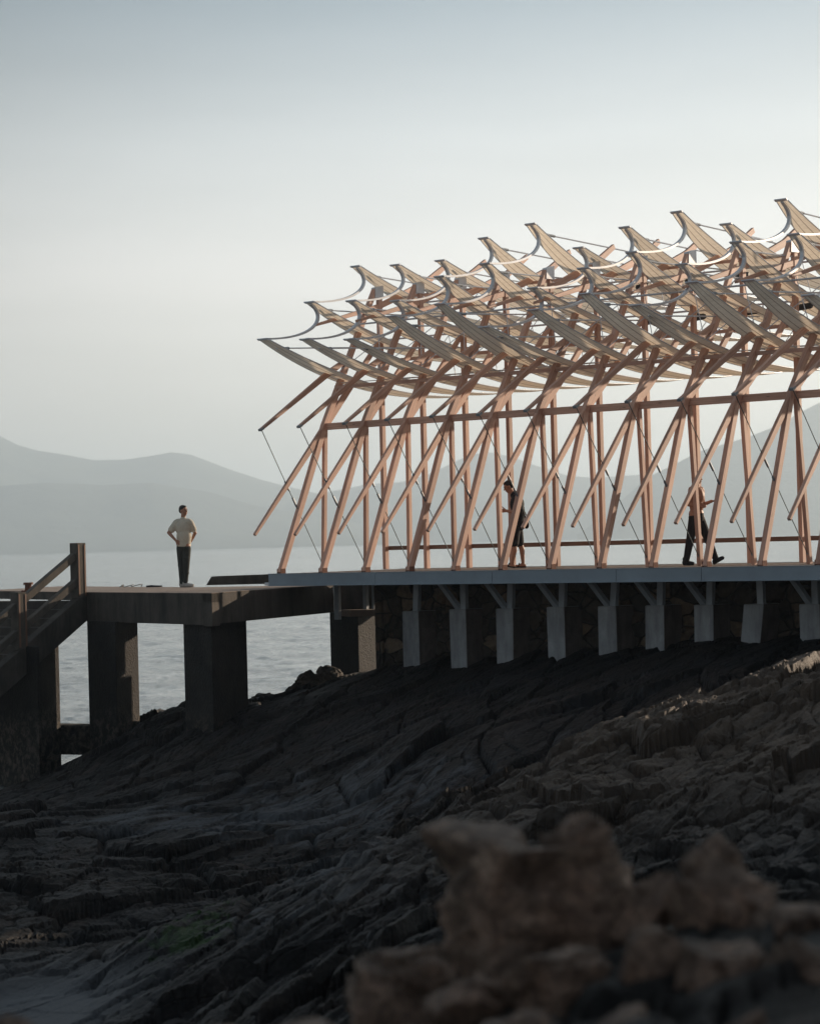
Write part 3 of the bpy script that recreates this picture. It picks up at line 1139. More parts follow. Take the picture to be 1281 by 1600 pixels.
INFO = []
TIPARM = ((408, 671), (468, 666), (539, 661), (605, 655), (675, 650), (748, 647), (822, 641), (899, 635), (980, 627), (1062, 624), (1147, 615), (1237, 607), (1330, 600))
for i in range(NF):
    A_ = panel(i, tipsA[i], 0)
    B_ = panel(i, tipsB[i], 1)
    C_ = panel(i, tipsC[i], 2)
    arc(i, B_[0], A_[0])
    arc(i, C_[0], B_[0])
    INFO.append((A_, B_, C_))

    def line(name, pts, ws, hs, mat=M_WOOD, parent=pav):
        m = MB()
        m.path([FP(i, w_, z) for w_, z in pts], ws, hs, AX)
        return m.build(name, mat, parent, bevel=.006)
    b = wb(i)
    # long leaning leg
    leg = line('leg', [(.03, .012), (b * .5 + .02, BZ * .5), (b, BZ), (2.35, 4.55), (3.27, 6.08)], [.095] * 5, [.13, .135, .145, .125, .11])
    m = MB()
    m.beam(FP(i, -.02, .06) - AX * .052, FP(i, .13, .06) - AX * .052, .008, .1)
    m.beam(FP(i, -.02, .06) + AX * .052, FP(i, .13, .06) + AX * .052, .008, .1)
    m.build('foot_plate', M_RUST, leg)
    # rear post
    post = line('post', [(3.42, .012), (3.42, 6.1)], [.085] * 2, [.12] * 2)
    m = MB()
    m.hexa([FP(i, 3.22, 5.92) - AX * .06, FP(i, 3.22, 5.92) + AX * .06, FP(i, 3.50, 5.92) + AX * .06, FP(i, 3.50, 5.92) - AX * .06],
           [FP(i, 3.24, 6.14) - AX * .06, FP(i, 3.24, 6.14) + AX * .06, FP(i, 3.50, 6.20) + AX * .06, FP(i, 3.50, 6.20) - AX * .06])
    m.build('cap_plate', M_ALU, post)
    # short front post under the beam
    wtop = b + .03 + .016 * i
    wbase = wtop - .15 + .047 * i
    line('front_post', [(wbase, .012), (wtop, BZ - .07)], [.075] * 2, [.10] * 2)
    # lower brace: from its free tip through the leg into the roof
    ti = fw(i, *((398, 836), (461, 836), (529, 834), (597, 832), (668, 830), (741, 828), (816, 825), (894, 823), (973, 821), (1055, 818), (1142, 816), (1232, 812), (1325, 808))[i])
    line('brace', [ti, (ti[0] + (b + .03 - ti[0]) * .5, ti[1] + (BZ - ti[1]) * .5), (b + .03, BZ + .0), (2.45, 4.02), (3.36, 4.95)], [.065] * 5, [.055, .11, .14, .13, .09])
    # upper arm
    ta = fw(i, *TIPARM[i])
    tpx = TIPARM[i]
    te = fw(i, tpx[0] + 104, tpx[1] - 87 - .9 * i)
    da, db = te[0] - ta[0], te[1] - ta[1]
    line('arm', [ta, (ta[0] + da * .5, ta[1] + db * .5), te, (ta[0] + da * 1.3, ta[1] + db * 1.27)], [.07] * 4, [.05, .09, .125, .10])
    m = MB()
    m.beam(FP(i, ta[0] - .04, ta[1] - .02), FP(i, ta[0] + .05, ta[1] + .025), .085, .045)
    m.build('arm_bracket', M_STEELD, pav)
    # top rafter
    line('rafter', [(1.30, 5.22), (3.35, 5.72), (5.0, 6.34), (5.75, 6.78)], [.065] * 4, [.05, .12, .15, .11])
    # tension cable to the foot of the front post
    p0, p1 = FP(i, ta[0] + .03, ta[1] - .03), FP(i, wbase, .12)
    m = MB()
    m.tube([p0, p1], .0085, 6)
    cb = m.build('tension_cable', M_CABLE, pav)
    for f in (.40, .52):
        m = MB()
        q = p0.lerp(p1, f)
        d_ = (p1 - p0).normalized()
        m.tube([q - d_ * .13, q - d_ * .11, q + d_ * .11, q + d_ * .13], [.009, .021, .021, .009], 8)
        m.build('turnbuckle', M_STEELD, cb)
    m = MB()
    q = p1 - (p1 - p0).normalized() * .12
    m.tube([q, p1], [.018, .018], 8)
    m.build('end_socket', M_STEELD, cb)
    # steel ties across the roof
    for (tip_, low_, pts_, rv_), (o0, o1, dz) in zip((A_, B_, C_), ((.42, 4.3, .03), (.35, 3.7, -.10), (.45, 3.6, -.30))):
        q0 = (tip_[0] + o0, tip_[1] - (.17 if o0 > .4 else .14))
        q1 = (tip_[0] + o1, tip_[1] + dz)
        m = MB()
        p0, p1 = FP(i, *q0), FP(i, *q1)
        m.tube([p0, p1], .016, 6)
        d_ = (p1 - p0).normalized()
        td = m.build('tie_rod', M_ALU, pav)
        m = MB()
        m.tube([p0 + d_ * .1, p0 + d_ * .12, p0 + d_ * .38, p0 + d_ * .4], [.017, .03, .03, .017], 8)
        m.build('tie_sleeve', M_STEELD, td)

# beams along the walk
m = MB()
pts = [FP(i, wb(i) + .04 + .016 * i, BZ) for i in range(NF)] + [FP(IR, wb(IR) + .07, BZ)]
pts[0] = FP(-.03, wb(0) + .07, BZ)
m.path(pts, [.085] * len(pts), [.14] * len(pts), TR)
m.build('front_beam', M_WOOD, pav, bevel=.006)
m = MB()
m.path([FP(-.02, 1.93, 3.93), FP(IR, 1.86, 3.93)], [.06] * 2, [.075] * 2, TR)
m.build('purlin', M_WOOD, pav)
m = MB()
m.path([FP(0, 3.50, .47), FP(IR, 3.50, .47)], [.05] * 2, [.09] * 2, TR)
m.build('rear_rail', M_WOODD, pav)
m = MB()
m.path([FP(-.05, 3.53, 4.55), FP(IR, 3.53, 4.55)], [.05] * 2, [.07] * 2, TR)
m.build('purlin', M_WOOD, pav)
m = MB()
m.path([FP(-.05, 4.4, 6.02), FP(IR, 4.4, 6.02)], [.05] * 2, [.06] * 2, TR)
m.build('purlin', M_WOOD, pav)
for w_, z in ((2.6, 5.3), (3.8, 5.04), (4.5, 5.86)):
    m = MB()
    m.tube([FP(-.05, w_, z), FP(IR, w_, z)], .02, 8)
    m.build('longitudinal_tube', M_ALU, pav)
# crossed wires between frames under the roof
for i in range(0, NF - 1):
    for (wa, za, wc, zc) in ((2.0, 4.25, 3.4, 5.6), (4.6, 4.1, 5.6, 6.2), (1.95, 4.02, 4.4, 4.2)):
        m = MB()
        m.tube([FP(i, wa, za), FP(i + 1, wc, zc)], .009, 5)
        m.tube([FP(i + 1, wa, za), FP(i, wc, zc)], .009, 5)
        m.build('cross_bracing', M_ALU, pav)

# spotlights under the roof
rows_sp = [[(862, 516), (937, 511), (1012, 503), (1091, 496), (1173, 487), (1257, 479)], [(1004, 448), (1081, 439), (1160, 431)]]
for rk, row in enumerate(rows_sp):
    for k, (x, y) in enumerate(row):
        w_, z = (3.8, 4.98) if rk == 0 else (4.5, 5.86)
        p = on_plane(x, y, O0 + TR * w_, TR)
        iv = (p - O0).dot(AX) / D
        z = (p - FP(iv, w_, 0)).z
        p = FP(iv, w_, z)
        e = empty('spotlight', p, 'small black spotlight under the roof, %s of the %s row counted from the left' % (ORD[k], ('lower', 'upper')[rk]), 'spotlight', 'spotlights under the pavilion roof')
        m = MB()
        m.tube([p - AX * .15 - ZZ * .01, p - AX * .14 - ZZ * .01, p + AX * .11 + ZZ * .01, p + AX * .15 + ZZ * .01], [.045, .062, .062, .045], 12)
        m.build('housing', M_BLACK, e, smooth=False)
        m = MB()
        m.beam(p + ZZ * .04, p + ZZ * .14, .06, .03)
        m.build('bracket', M_BLACK, e)

# ------------------------------------------------------------------ concrete jetty
jet = empty('jetty', at(331, 926.5, 46.5), 'old concrete jetty on square columns standing in front of the sea', 'jetty')
PC = at(331, 926.5, 46.5)
PL = at(135, 925, 51.0)
PR = at(521, 915, 52.3)
PC.z = PL.z = PR.z = JET
dR = (PR - PC).normalized()
dL = (PL - PC).normalized()
nL = V((-dL.y, dL.x, 0))
if nL.dot(dR) < 0:
    nL = -nL
nR = V((-dR.y, dR.x, 0))
if nR.dot(dL) < 0:
    nR = -nR
# slab: corner at PC, left along dL, right along dR
back = 7.0
m = MB()
far = PL + dL * .05
poly = [PC, PR, PR + dR * 2.2 + V((1.5, 0, 0)), PR + dR * 3.2, PL + dR * 5.2 + dL * 6, PL + dL * 9 , PL]
poly = [PC, PR - dR * .003, PR + nR * .6, PR + nR * 3.2, PL + dR * 4.3 + dL * 6, PL + dL * 6 + dR * .4, PL]
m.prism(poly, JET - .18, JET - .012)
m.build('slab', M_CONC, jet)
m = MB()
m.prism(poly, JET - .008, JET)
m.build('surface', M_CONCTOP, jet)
# edge beams
m = MB()
inn = (dL + dR).normalized() * .45


def wallbeam(p, q, thick, z0, z1, inward):
    m.prism([p, q, q + inward * thick, p + inward * thick], z0, z1)


mm = MB()
mm.prism([PC, PC + dR * .36 + nR * 0, PC + dR * .36 + nL * 0 + dL * .36, PC + dL * .36], JET - .64, JET - .013)
o = mm.build('corner_block', M_CONC, jet)
mm = MB()
mm.prism([PC + dL * .362, PL - nL * 0, PL + nL * .35, PC + dL * .362 + nL * .35][::-1], JET - .62, JET - .181)
mm.build('edge_girder', M_CONC, jet)
mm = MB()
mm.prism([PC + dR * .362, PR, PR + nR * .35, PC + dR * .362 + nR * .35], JET - .60, JET - .181)
mm.build('edge_girder', M_CONC, jet)


def column(xl, xm, xr, d, z0, z1, mat=M_BARN):
    """square column: nearest corner seen at xm, left face to xl, right face to xr"""
    c = at(xm, 1000, d)
    def along(dr, xt):
        lo, hi = 0, 4
        for _ in range(40):
            md = (lo + hi) / 2
            q = c + dr * md
            qx = 640.5 + FPX * (q - CAM).dot(RT) / (q - CAM).dot(FW)
            if (qx < xt) == (xt > xm):
                lo = md
            else:
                hi = md
        return lo
    a, b_ = along(dL, xl), along(dR, xr)
    k = MB()
    k.prism([c, c + dR * b_, c + dR * b_ + dL * a, c + dL * a], z0, z1)
    return k.build('column', mat, jet, bevel=.02)


column(287, 331, 368, 46.7, .6, JET - .30)
column(355, 367, 386, 48.2, .9, JET - .61)
column(137, 181, 216, 49.6, .0, JET - .60)
column(61, 62, 92, 50.2, -.2, JET - .95)
column(-10, 58, 62, 49.2, -.3, JET - 1.05)
column(516, 560, 590, 51.6, 1.2, JET - .605)
# tie beams low between the columns
mm = MB()
a = at(70, 1150, 51.6)
b_ = at(150, 1150, 51.0)
mm.beam(V((a.x, a.y, .98)), V((b_.x, b_.y, .98)), .5, .62, side=(0, 1, 0))
mm.build('tie_beam', M_BARN, jet, bevel=.03)
mm = MB()
a, b_ = at(522, 930, 52.6), at(640, 930, 52.0)
mm.prism([a, b_, b_ + V((0, .6, 0)), a + V((0, .6, 0))], JET - .60, DECK - .25)
mm.build('end_beam', M_CONC, jet)
# column cap plate with bracket beside it
mm = MB()
a, b_ = at(538, 958, 50.9), at(589, 957, 51.2)
mm.beam(V((a.x, a.y, a.z)), V((b_.x, b_.y, b_.z)), .5, .14, side=(0, 1, 0))
mm.build('column_cap', M_CONCTOP, jet, bevel=.015)
for xa, ya, yb, w_ in ((528, 905, 968, .13), (572, 905, 952, .09), (585, 905, 952, .06)):
    a = at(xa, yb, 50.9)
    mm = MB()
    mm.beam(a, V((a.x, a.y, DECK - .246)), w_, .08, side=AX)
    mm.build('support_post', M_GALV, plat)

# rubble under the jetty, low kerb on top
k0, k1 = on_z(322, 914.5, JET), None
kd = at(322, 914.5, k0.y)
k1 = at(470, 912, k0.y - .5)
k1.z = JET
e = MB()
dk = (k1 - k0).normalized()
nk = V((-dk.y, dk.x, 0))
e.hexa([k0, k1, k1 + nk * .5, k0 + nk * .5], [k0 + dk * .13 + ZZ * .20, k1 + ZZ * .23, k1 + nk * .5 + ZZ * .23, k0 + dk * .13 + nk * .5 + ZZ * .20])
tag(e.build('kerb_block', M_CONC, bevel=.02), 'low dark concrete block at the back of the jetty next to the steel walkway', 'block')

# ------------------------------------------------------------------ stairs going down towards the viewer at the left
SD = (-TR).normalized()
SL = V((-AX.x, -AX.y, 0))
st = empty('staircase', PL, 'concrete staircase coming down from the left end of the jetty', 'staircase')
slope = .60
nst = 9
tread = .29
rise = .29 * slope
S0 = PL + SD * .02 - SL * .045
m = MB()
for k in range(nst + 4):
    z1 = JET - (k + 1) * rise
    p = S0 + SD * (k * tread) + SL * .24
    m.prism([p, p + SD * tread, p + SD * tread + SL * 3.2, p + SL * 3.2][::-1], z1 - .3, z1)
m.build('steps', M_CONC, st, bevel=.012)
m = MB()
for side_off in (0, 3.2 + .24):
    a0 = S0 + SL * side_off
    a1 = a0 + SL * .235
    L = (nst + 4) * tread + .1
    b0, b1 = a0 + SD * L, a1 + SD * L
    dz = L * slope
    m.hexa([V((a0.x, a0.y, JET - .60)), V((b0.x, b0.y, JET - .60 - dz)), V((b1.x, b1.y, JET - .60 - dz)), V((a1.x, a1.y, JET - .60))],
           [V((a0.x, a0.y, JET + .0)), V((b0.x, b0.y, JET + .0 - dz)), V((b1.x, b1.y, JET - dz)), V((a1.x, a1.y, JET))])
m.build('stringer', M_CONC, st, bevel=.015)

rl = empty('railing', PL, 'brown square-post railing with two sloping rails beside the stairs', 'railing')


def rpost(dist, top):
    p = S0 + SL * .12 + SD * dist
    zb = JET - dist * slope
    k = MB()
    k.beam(V((p.x, p.y, zb - .05)), V((p.x, p.y, top)), .24, .24, side=AX)
    o = k.build('rail_post', M_WOODC, rl, bevel=.012)
    k = MB()
    for s in (-1, 1):
        q = p + AX * .124 + TR * (s * .085)
        k.beam(V((q.x, q.y, zb)), V((q.x, q.y, top - .04)), .012, .04, side=AX)
    k.build('groove_strip', M_WOODD, o)
    return p, zb


M_WOODC = mat_conc('weathered_post', (0.085, 0.075, 0.064), (0.15, 0.13, 0.11), (0.045, 0.04, 0.036), 4)
p1_, z1_ = rpost(.12, JET + 1.04)
p2_, z2_ = rpost(1.79, JET + 1.04 - 1.67 * slope + .02)
p3_, z3_ = rpost(3.46, JET + 1.04 - 3.34 * slope + .02)
for (pa, za), (pb_, zb_) in (((p1_, z1_), (p2_, z2_)), ((p2_, z2_), (p3_, z3_))):
    for off in (.90, .34):
        k = MB()
        a, b_ = V((pa.x, pa.y, za + off)), V((pb_.x, pb_.y, zb_ + off))
        dd = (b_ - a).normalized()
        k.beam(a + dd * .1, b_ - dd * .1, .14, .15, side=AX)
        k.build('rail', M_WOODC, rl, bevel=.015)

# small rusty bollard, cable coil, flat plate on the jetty
bp = on_z(45, 926, JET)
e = MB()
e.tube([bp, bp + ZZ * .05, bp + ZZ * .051, bp + ZZ * .17, bp + ZZ * .171, bp + ZZ * .22], [.15, .15, .075, .07, .11, .10], 14)
tag(e.build('bollard', M_RUST, origin=bp), 'short rusty mooring bollard behind the stair railing', 'bollard')
cp = on_z(205, 918, JET)
e = MB()
cpts = []
for k in range(70):
    t = k / 69
    cpts.append(cp + V((-.28 + .56 * t + .06 * math.sin(17 * t), .15 * math.cos(13 * t), .015 + .05 * abs(math.sin(9.5 * t)))))
e.tube(cpts, .010, 6)
tag(e.build('rope', M_BLACK, origin=cp, smooth=True), 'dark tangled rope lying on the jetty left of the standing man', 'rope')
fp_ = on_z(240, 917.5, JET)
e = MB()
e.tube([fp_ + V((-.16, 0, .02)), fp_ + V((-.05, .05, .025)), fp_ + V((.06, -.02, .02)), fp_ + V((.2, .02, .02))], [.02, .025, .022, .015], 8)
tag(e.build('hose', M_BLACK, origin=fp_), 'short dark hose lying flat on the jetty just left of the man', 'hose')


# ------------------------------------------------------------------ boulders
def boulder(name, c, r, seed, mat, label, cat, group=None, cuts=16, nz=.10, rotz=0.0, parent=None, sub=5, pk=None, boxy=False):
    rng = np.random.RandomState(seed)
    bm = bmesh.new()
    bmesh.ops.create_icosphere(bm, subdivisions=sub, radius=1)
    co = np.array([v.co[:] for v in bm.verts])
    if boxy:
        co = co / ((np.abs(co) ** 7).sum(1) ** (1 / 7))[:, None] * .82
    for q_ in range(cuts):
        nn = rng.normal(size=3)
        nn /= np.linalg.norm(nn)
        cc = rng.uniform(.52, .86) + (.22 if boxy else 0)
        if boxy and q_ < 6:
            nn = np.eye(3)[q_ // 2] * (1 if q_ % 2 else -1) + rng.normal(size=3) * .12
            nn /= np.linalg.norm(nn)
            cc = .72
        d_ = co @ nn
        over = np.maximum(d_ - cc, 0)
        co -= over[:, None] * nn * .96
    if pk is not None:
        co[:, 2] += np.maximum(co[:, 2], 0) * pk * np.exp(-(co[:, 0] ** 2 + co[:, 1] ** 2) * 6)
    s = seed * 3.7
    x, y, z = co.T
    k1 = fbm(x * 1.6 + s, y * 1.6, z * 1.6, 5, .55)
    k2 = fbm(x * 2.2 + s, y * 2.2 + 7, z * 4.5, 5, .6, True)
    rad = 1 + nz * .9 * k1 + nz * .7 * (k2 - .4)
    fc = facets((x + z * .7) * 1.35 + s, (y + z * 1.1) * 1.35, seed, 1.0)
    rad += nz * 1.9 * fc
    co *= rad[:, None]
    co *= np.array(r)
    cr, sr = math.cos(rotz), math.sin(rotz)
    co[:, :2] = co[:, :2] @ np.array([[cr, sr], [-sr, cr]])
    for v, q in zip(bm.verts, co):
        v.co = q
    me = bpy.data.meshes.new(name)
    bm.to_mesh(me)
    bm.free()
    me.materials.append(mat)
    me.polygons.foreach_set('use_smooth', [True] * len(me.polygons))
    o = bpy.data.objects.new(name, me)
    COL.objects.link(o)
    o.location = c
    tag(o, label, cat, group)
    return o


FG = [  # px, py of centre, distance, radii, seed, cuts, peak, label
    (838, 1432, 8.0, (.34, .32, .31), 3, 12, None, 'large square-edged brown boulder, biggest of the blurred foreground rocks'),
    (900, 1338, 7.95, (.15, .13, .13), 5, 12, .45, 'small pointed boulder peaking above the large square foreground boulder'),
    (1128, 1420, 7.7, (.19, .2, .19), 9, 14, .25, 'blurred boulder with a rounded peak right of the large square one'),
    (1005, 1420, 7.9, (.13, .15, .13), 12, 12, None, 'small grey rock between the square boulder and the peaked one'),
    (1240, 1475, 7.5, (.17, .2, .15), 14, 14, None, 'dark blurred boulder near the right edge behind the lowest rocks'),
    (625, 1560, 7.7, (.17, .2, .17), 16, 14, None, 'dark blurred rock low at the left foot of the large square boulder'),
    (740, 1560, 7.2, (.15, .16, .11), 18, 12, None, 'flat brown rock below the left half of the large square boulder'),
    (880, 1545, 7.1, (.17, .17, .13), 21, 14, None, 'brown rock below the right half of the large square boulder'),
    (1010, 1520, 7.0, (.13, .15, .12), 23, 14, None, 'brown blurred rock below the small grey rock'),
    (1130, 1530, 6.9, (.17, .17, .13), 25, 14, None, 'pale-topped blurred rock below the peaked boulder'),
    (1255, 1540, 6.8, (.15, .17, .14), 27, 14, None, 'reddish blurred rock at the lower right edge'),
    (480, 1640, 6.9, (.19, .2, .10), 29, 12, None, 'low dark rock at the bottom edge left of the rock pile'),
    (340, 1655, 6.8, (.16, .2, .09), 31, 12, None, 'flattest dark rock cut by the bottom edge in the middle left'),
    (25, 1625, 6.8, (.07, .1, .065), 33, 12, None, 'small dark blurred rock in the bottom left corner'),
    (800, 1640, 6.6, (.19, .17, .10), 35, 12, None, 'brown rock cut by the bottom edge under the large boulder'),
    (980, 1630, 6.5, (.16, .16, .10), 37, 12, None, 'grey-brown rock cut by the bottom edge in the middle of the pile'),
    (1170, 1640, 6.4, (.18, .16, .11), 39, 12, None, 'broad rock cut by the bottom edge near the right corner'),
    (640, 1650, 6.6, (.16, .16, .09), 41, 12, None, 'dark rock cut by the bottom edge at the left end of the pile'),
    (1310, 1640, 6.4, (.14, .16, .12), 43, 12, None, 'rock filling the bottom right corner'),
]
for (x, y, d, r, sd, cu_, pk, lb) in FG:
    boulder('boulder', at(x, y, d), r, sd, M_BOULD, lb, 'boulder', 'foreground boulders', cu_ + 6, .115, sd * .7 if sd != 3 else .62, pk=pk, boxy=(sd in (3, 14, 21, 25, 16)))

SH = [(407, 1101, 51.4, (.33, .3, .21), 51, 'jagged lit rock on the shoreline beside the middle jetty column'),
      (437, 1104, 51.4, (.2, .25, .17), 52, 'small dark rock between the lit rock and the stepped rocks on the shoreline'),
      (466, 1092, 51.2, (.32, .3, .25), 53, 'lowest of the stepped rocks rising to the right-hand jetty column'),
      (490, 1074, 51.2, (.38, .35, .26), 54, 'middle of the stepped rocks rising to the right-hand jetty column'),
      (518, 1060, 51.0, (.32, .3, .24), 55, 'topmost stepped rock touching the right-hand jetty column'),
      (222, 1147, 49.0, (.24, .2, .07), 56, 'small pale broken rock in front of the second jetty column'),
      (82, 1184, 50.0, (.13, .12, .09), 57, 'pale shell-crusted stone at the foot of the leftmost jetty column')]
for (x, y, d, r, sd, lb) in SH:
    boulder('rock', at(x, y - (7 if sd < 56 else 0), d), r, sd, M_SHORE, lb, 'rock', 'shoreline rocks by the jetty', 14, .2, sd)

# ------------------------------------------------------------------ people
def cap(mb, p, q, r0, r1, seg=12):
    """closed tapered capsule"""
    p, q = V(p), V(q)
    d = (q - p)
    L = d.length
    d = d.normalized() if L > 1e-6 else V((0, 0, 1))
    pts, rs = [], []
    for k in range(5):
        a = math.pi / 2 * (1 - k / 5)
        pts.append(p - d * (r0 * math.sin(a)))
        rs.append(max(r0 * math.cos(a), r0 * .05))
    pts.append(p)
    rs.append(r0)
    pts.append(q)
    rs.append(r1)
    for k in range(1, 6):
        a = math.pi / 2 * k / 5
        pts.append(q + d * (r1 * math.sin(a)))
        rs.append(max(r1 * math.cos(a), r1 * .05))
    mb.tube(pts, rs, seg)


def remesh(mb, name, mat, parent, vox=.008, sm=6, cut=None):
    o = mb.build(name + '_raw', mat)
    md = o.modifiers.new('r', 'REMESH')
    md.mode = 'VOXEL'
    md.voxel_size = vox
    s = o.modifiers.new('s', 'SMOOTH')
    s.iterations = sm
    s.factor = .5
    dg = bpy.context.evaluated_depsgraph_get()
    dg.update()
    me = bpy.data.meshes.new_from_object(o.evaluated_get(dg))
    bpy.data.objects.remove(o)
    me.name = name
    me.materials.clear()
    me.materials.append(mat)
    me.polygons.foreach_set('use_smooth', [True] * len(me.polygons))
    b = bpy.data.objects.new(name, me)
    COL.objects.link(b)
    b.parent = parent
    return b


def hand(mb, wrist, palm_dir, flat_n, curl, side=1, L=.185):
    """palm, four unequal bent fingers and a thumb from the side of the palm"""
    d = V(palm_dir).normalized()
    nrm = V(flat_n)
    nrm = (nrm - d * nrm.dot(d)).normalized()
    s = d.cross(nrm).normalized() * side
    w = V(wrist)
    for k in range(4):
        off = (k - 1.5) * .021
        cap(mb, w + s * off * .7 + d * .012, w + s * off + d * .088, .0135, .0125, 8)
    ln = (.072, .080, .074, .058)
    for k in range(4):
        p = w + s * ((k - 1.5) * .021) + d * .09
        dd = d.copy()
        for j, (fr, rr) in enumerate(((.45, .0098), (.32, .0088), (.23, .008))):
            dd = (dd * math.cos(curl * (.7 + .2 * j)) + nrm * math.sin(curl * (.7 + .2 * j))).normalized()
            q = p + dd * (ln[k] * fr)
            cap(mb, p, q, rr, rr * .93, 7)
            p = q
    p = w - s * .030 + d * .025
    dd = (d * .75 - s * .65 + nrm * .25).normalized()
    for fr, rr in ((.038, .0125), (.030, .0105), (.022, .0095)):
        q = p + dd * fr
        cap(mb, p, q, rr, rr * .93, 7)
        p = q
        dd = (dd * .9 + d * .35 + nrm * .2).normalized()


def head(mb, c, f, tilt_up=0.0):
    """skull, jaw, nose, ears, brow; f is the direction faced"""
    f = V(f).normalized()
    s = V((-f.y, f.x, 0)).normalized()
    u = s.cross(f).normalized()
    if u.z < 0:
        u = -u
    R = Matrix((s, f, u)).transposed()
    c = V(c)

    def P_(a, b_, cc):
        return c + R @ V((a, b_, cc))
    mb.ell(P_(0, -.012, .025), (.076, .095, .098), R)
    mb.ell(P_(0, .022, -.045), (.058, .066, .072), R)
    mb.ell(P_(0, .05, -.092), (.030, .028, .024), R)
    cap(mb, P_(0, .083, .012), P_(0, .104, -.028), .009, .0145, 8)
    mb.ell(P_(0, .098, -.030), (.017, .012, .010), R, 10, 6)
    mb.ell(P_(0, .080, -.066), (.024, .012, .009), R, 10, 6)
    mb.ell(P_(0, .079, .030), (.050, .014, .010), R, 10, 6)
    for q in (-1, 1):
        mb.ell(P_(q * .078, -.010, -.012), (.010, .020, .033), R, 10, 6)
        mb.ell(P_(q * .04, .062, -.02), (.024, .02, .022), R, 10, 6)
    return P_, R


def face_bits(P_, R, parent, base):
    k = MB()
    for q in (-1, 1):
        k.ell(P_(q * .031, .0825, .008), (.012, .007, .0065), R, 10, 6)
    k.build('eyes', M_EYE, None, smooth=True).parent = parent
    k = MB()
    k.ell(P_(0, .0905, -.0665), (.022, .006, .0065), R, 10, 6)
    k.build('lips', M_LIP, None, smooth=True).parent = parent
    k = MB()
    for q in (-1, 1):
        cap(k, P_(q * .016, .092, .030), P_(q * .048, .080, .030), .0045, .0035, 6)
    k.build('eyebrows', M_HAIR, None, smooth=True).parent = parent


def hair(P_, R, parent, length=.02, back=0):
    k = MB()
    k.ell(P_(0, -.022, .040), (.080, .096, .090), R, 20, 12)
    k.ell(P_(0, -.048, .005), (.076, .066, .070), R, 16, 10)
    k.ell(P_(0, .022, .088), (.060, .052, .032), R, 16, 10)
    return remesh(k, 'hair', M_HAIR, parent, .006, 2)


# --- standing man on the jetty
def man_standing():
    base = on_z(290, 917.8, JET)
    S = 1.83 / 1.83
    e = empty('person', base, 'person in a cream t-shirt and dark trousers standing on the jetty, hands on hips', 'person')
    b = MB()
    f = V((.80, -.60, .02))
    P_, R = head(b, (.0, 0, 1.70), f)
    cap(b, (-.012, .01, 1.49), (-.005, 0, 1.62), .056, .052)
    b.ell((-.01, 0, 1.30), (.165, .115, .20))
    b.ell((-.01, 0, 1.08), (.145, .115, .17))
    b.ell((-.02, 0, .93), (.15, .12, .12))
    cap(b, (-.14, .03, 1.455), (.12, -.04, 1.45), .062, .062)
    sh1, el1, wr1 = (-.175, .02, 1.44), (-.335, -.02, 1.22), (-.165, -.115, 1.035)
    cap(b, sh1, el1, .052, .040)
    cap(b, el1, wr1, .041, .027)
    hand(b, wr1, (.75, .10, -.62), (-.2, 1, 0), .35, 1)
    sh2, el2, wr2 = (.155, -.04, 1.43), (.235, .10, 1.20), (.155, .15, 1.05)
    cap(b, sh2, el2, .052, .040)
    cap(b, el2, wr2, .041, .027)
    hand(b, wr2, (-.6, -.35, -.6), (-.3, -1, 0), .35, -1)
    for hp, kn, an in (((-.085, .03, .92), (-.075, .04, .50), (-.07, .05, .10)), ((.055, -.04, .92), (.035, -.07, .50), (.005, -.06, .10))):
        cap(b, hp, kn, .085, .055)
        cap(b, kn, an, .057, .038)
    body = remesh(b, 'body', M_SKIN, e, .0065, 4)
    face_bits(P_, R, body, e)
    hair(P_, R, e)
    t = MB()
    t.ell((-.01, 0, 1.32), (.185, .135, .20))
    t.ell((.0, -.01, 1.12), (.17, .14, .22))
    for z, rr in ((.93, .165), (.99, .168)):
        t.ell((-.012, 0, z), (rr, .135, .075))
    cap(t, (-.13, .03, 1.45), (.115, -.04, 1.445), .082, .082)
    cap(t, (-.165, .025, 1.43), (-.275, .0, 1.285), .082, .078)
    cap(t, (.15, -.04, 1.42), (.205, .03, 1.285), .078, .074)
    cap(t, (-.01, .005, 1.47), (-.008, 0, 1.515), .078, .066)
    remesh(t, 't_shirt', M_SHIRT, e, .009, 5)
    t = MB()
    t.ell((-.02, 0, .90), (.155, .125, .11))
    for hp, kn, an in (((-.085, .03, .86), (-.08, .04, .50), (-.075, .05, .11)), ((.055, -.04, .86), (.04, -.07, .50), (.01, -.06, .13))):
        cap(t, hp, kn, .098, .076)
        cap(t, kn, an, .076, .058)
        for q in range(5):
            zz = .15 + q * .17
            fu = (zz - .11) / .39
            cx_ = an[0] + (kn[0] - an[0]) * min(fu, 1) + .006 * math.sin(q * 2.1)
            rr_ = (.060 + .02 * min(fu, 1)) + .006 * (q % 2)
            t.ell((cx_, an[1] + (kn[1] - an[1]) * min(fu, 1), zz), (rr_, rr_, .035))
    remesh(t, 'trousers', M_TROUS, e, .009, 4)
    for (x0, y0, x1, y1) in ((-.10, .06, .08, -.02), (-.01, -.055, .17, -.13)):
        t = MB()
        d = V((x1 - x0, y1 - y0, 0))
        for q in range(7):
            u = q / 6
            t.ell((x0 + d.x * u, y0 + d.y * u, .040 + .018 * (1 - u)), (.043, .043, .038 + .020 * (1 - u)), None, 14, 8)
        cap(t, (x0, y0, .07), (x0, y0, .10), .05, .045)
        remesh(t, 'shoe', M_SHOEW, e, .007, 3)
    return e


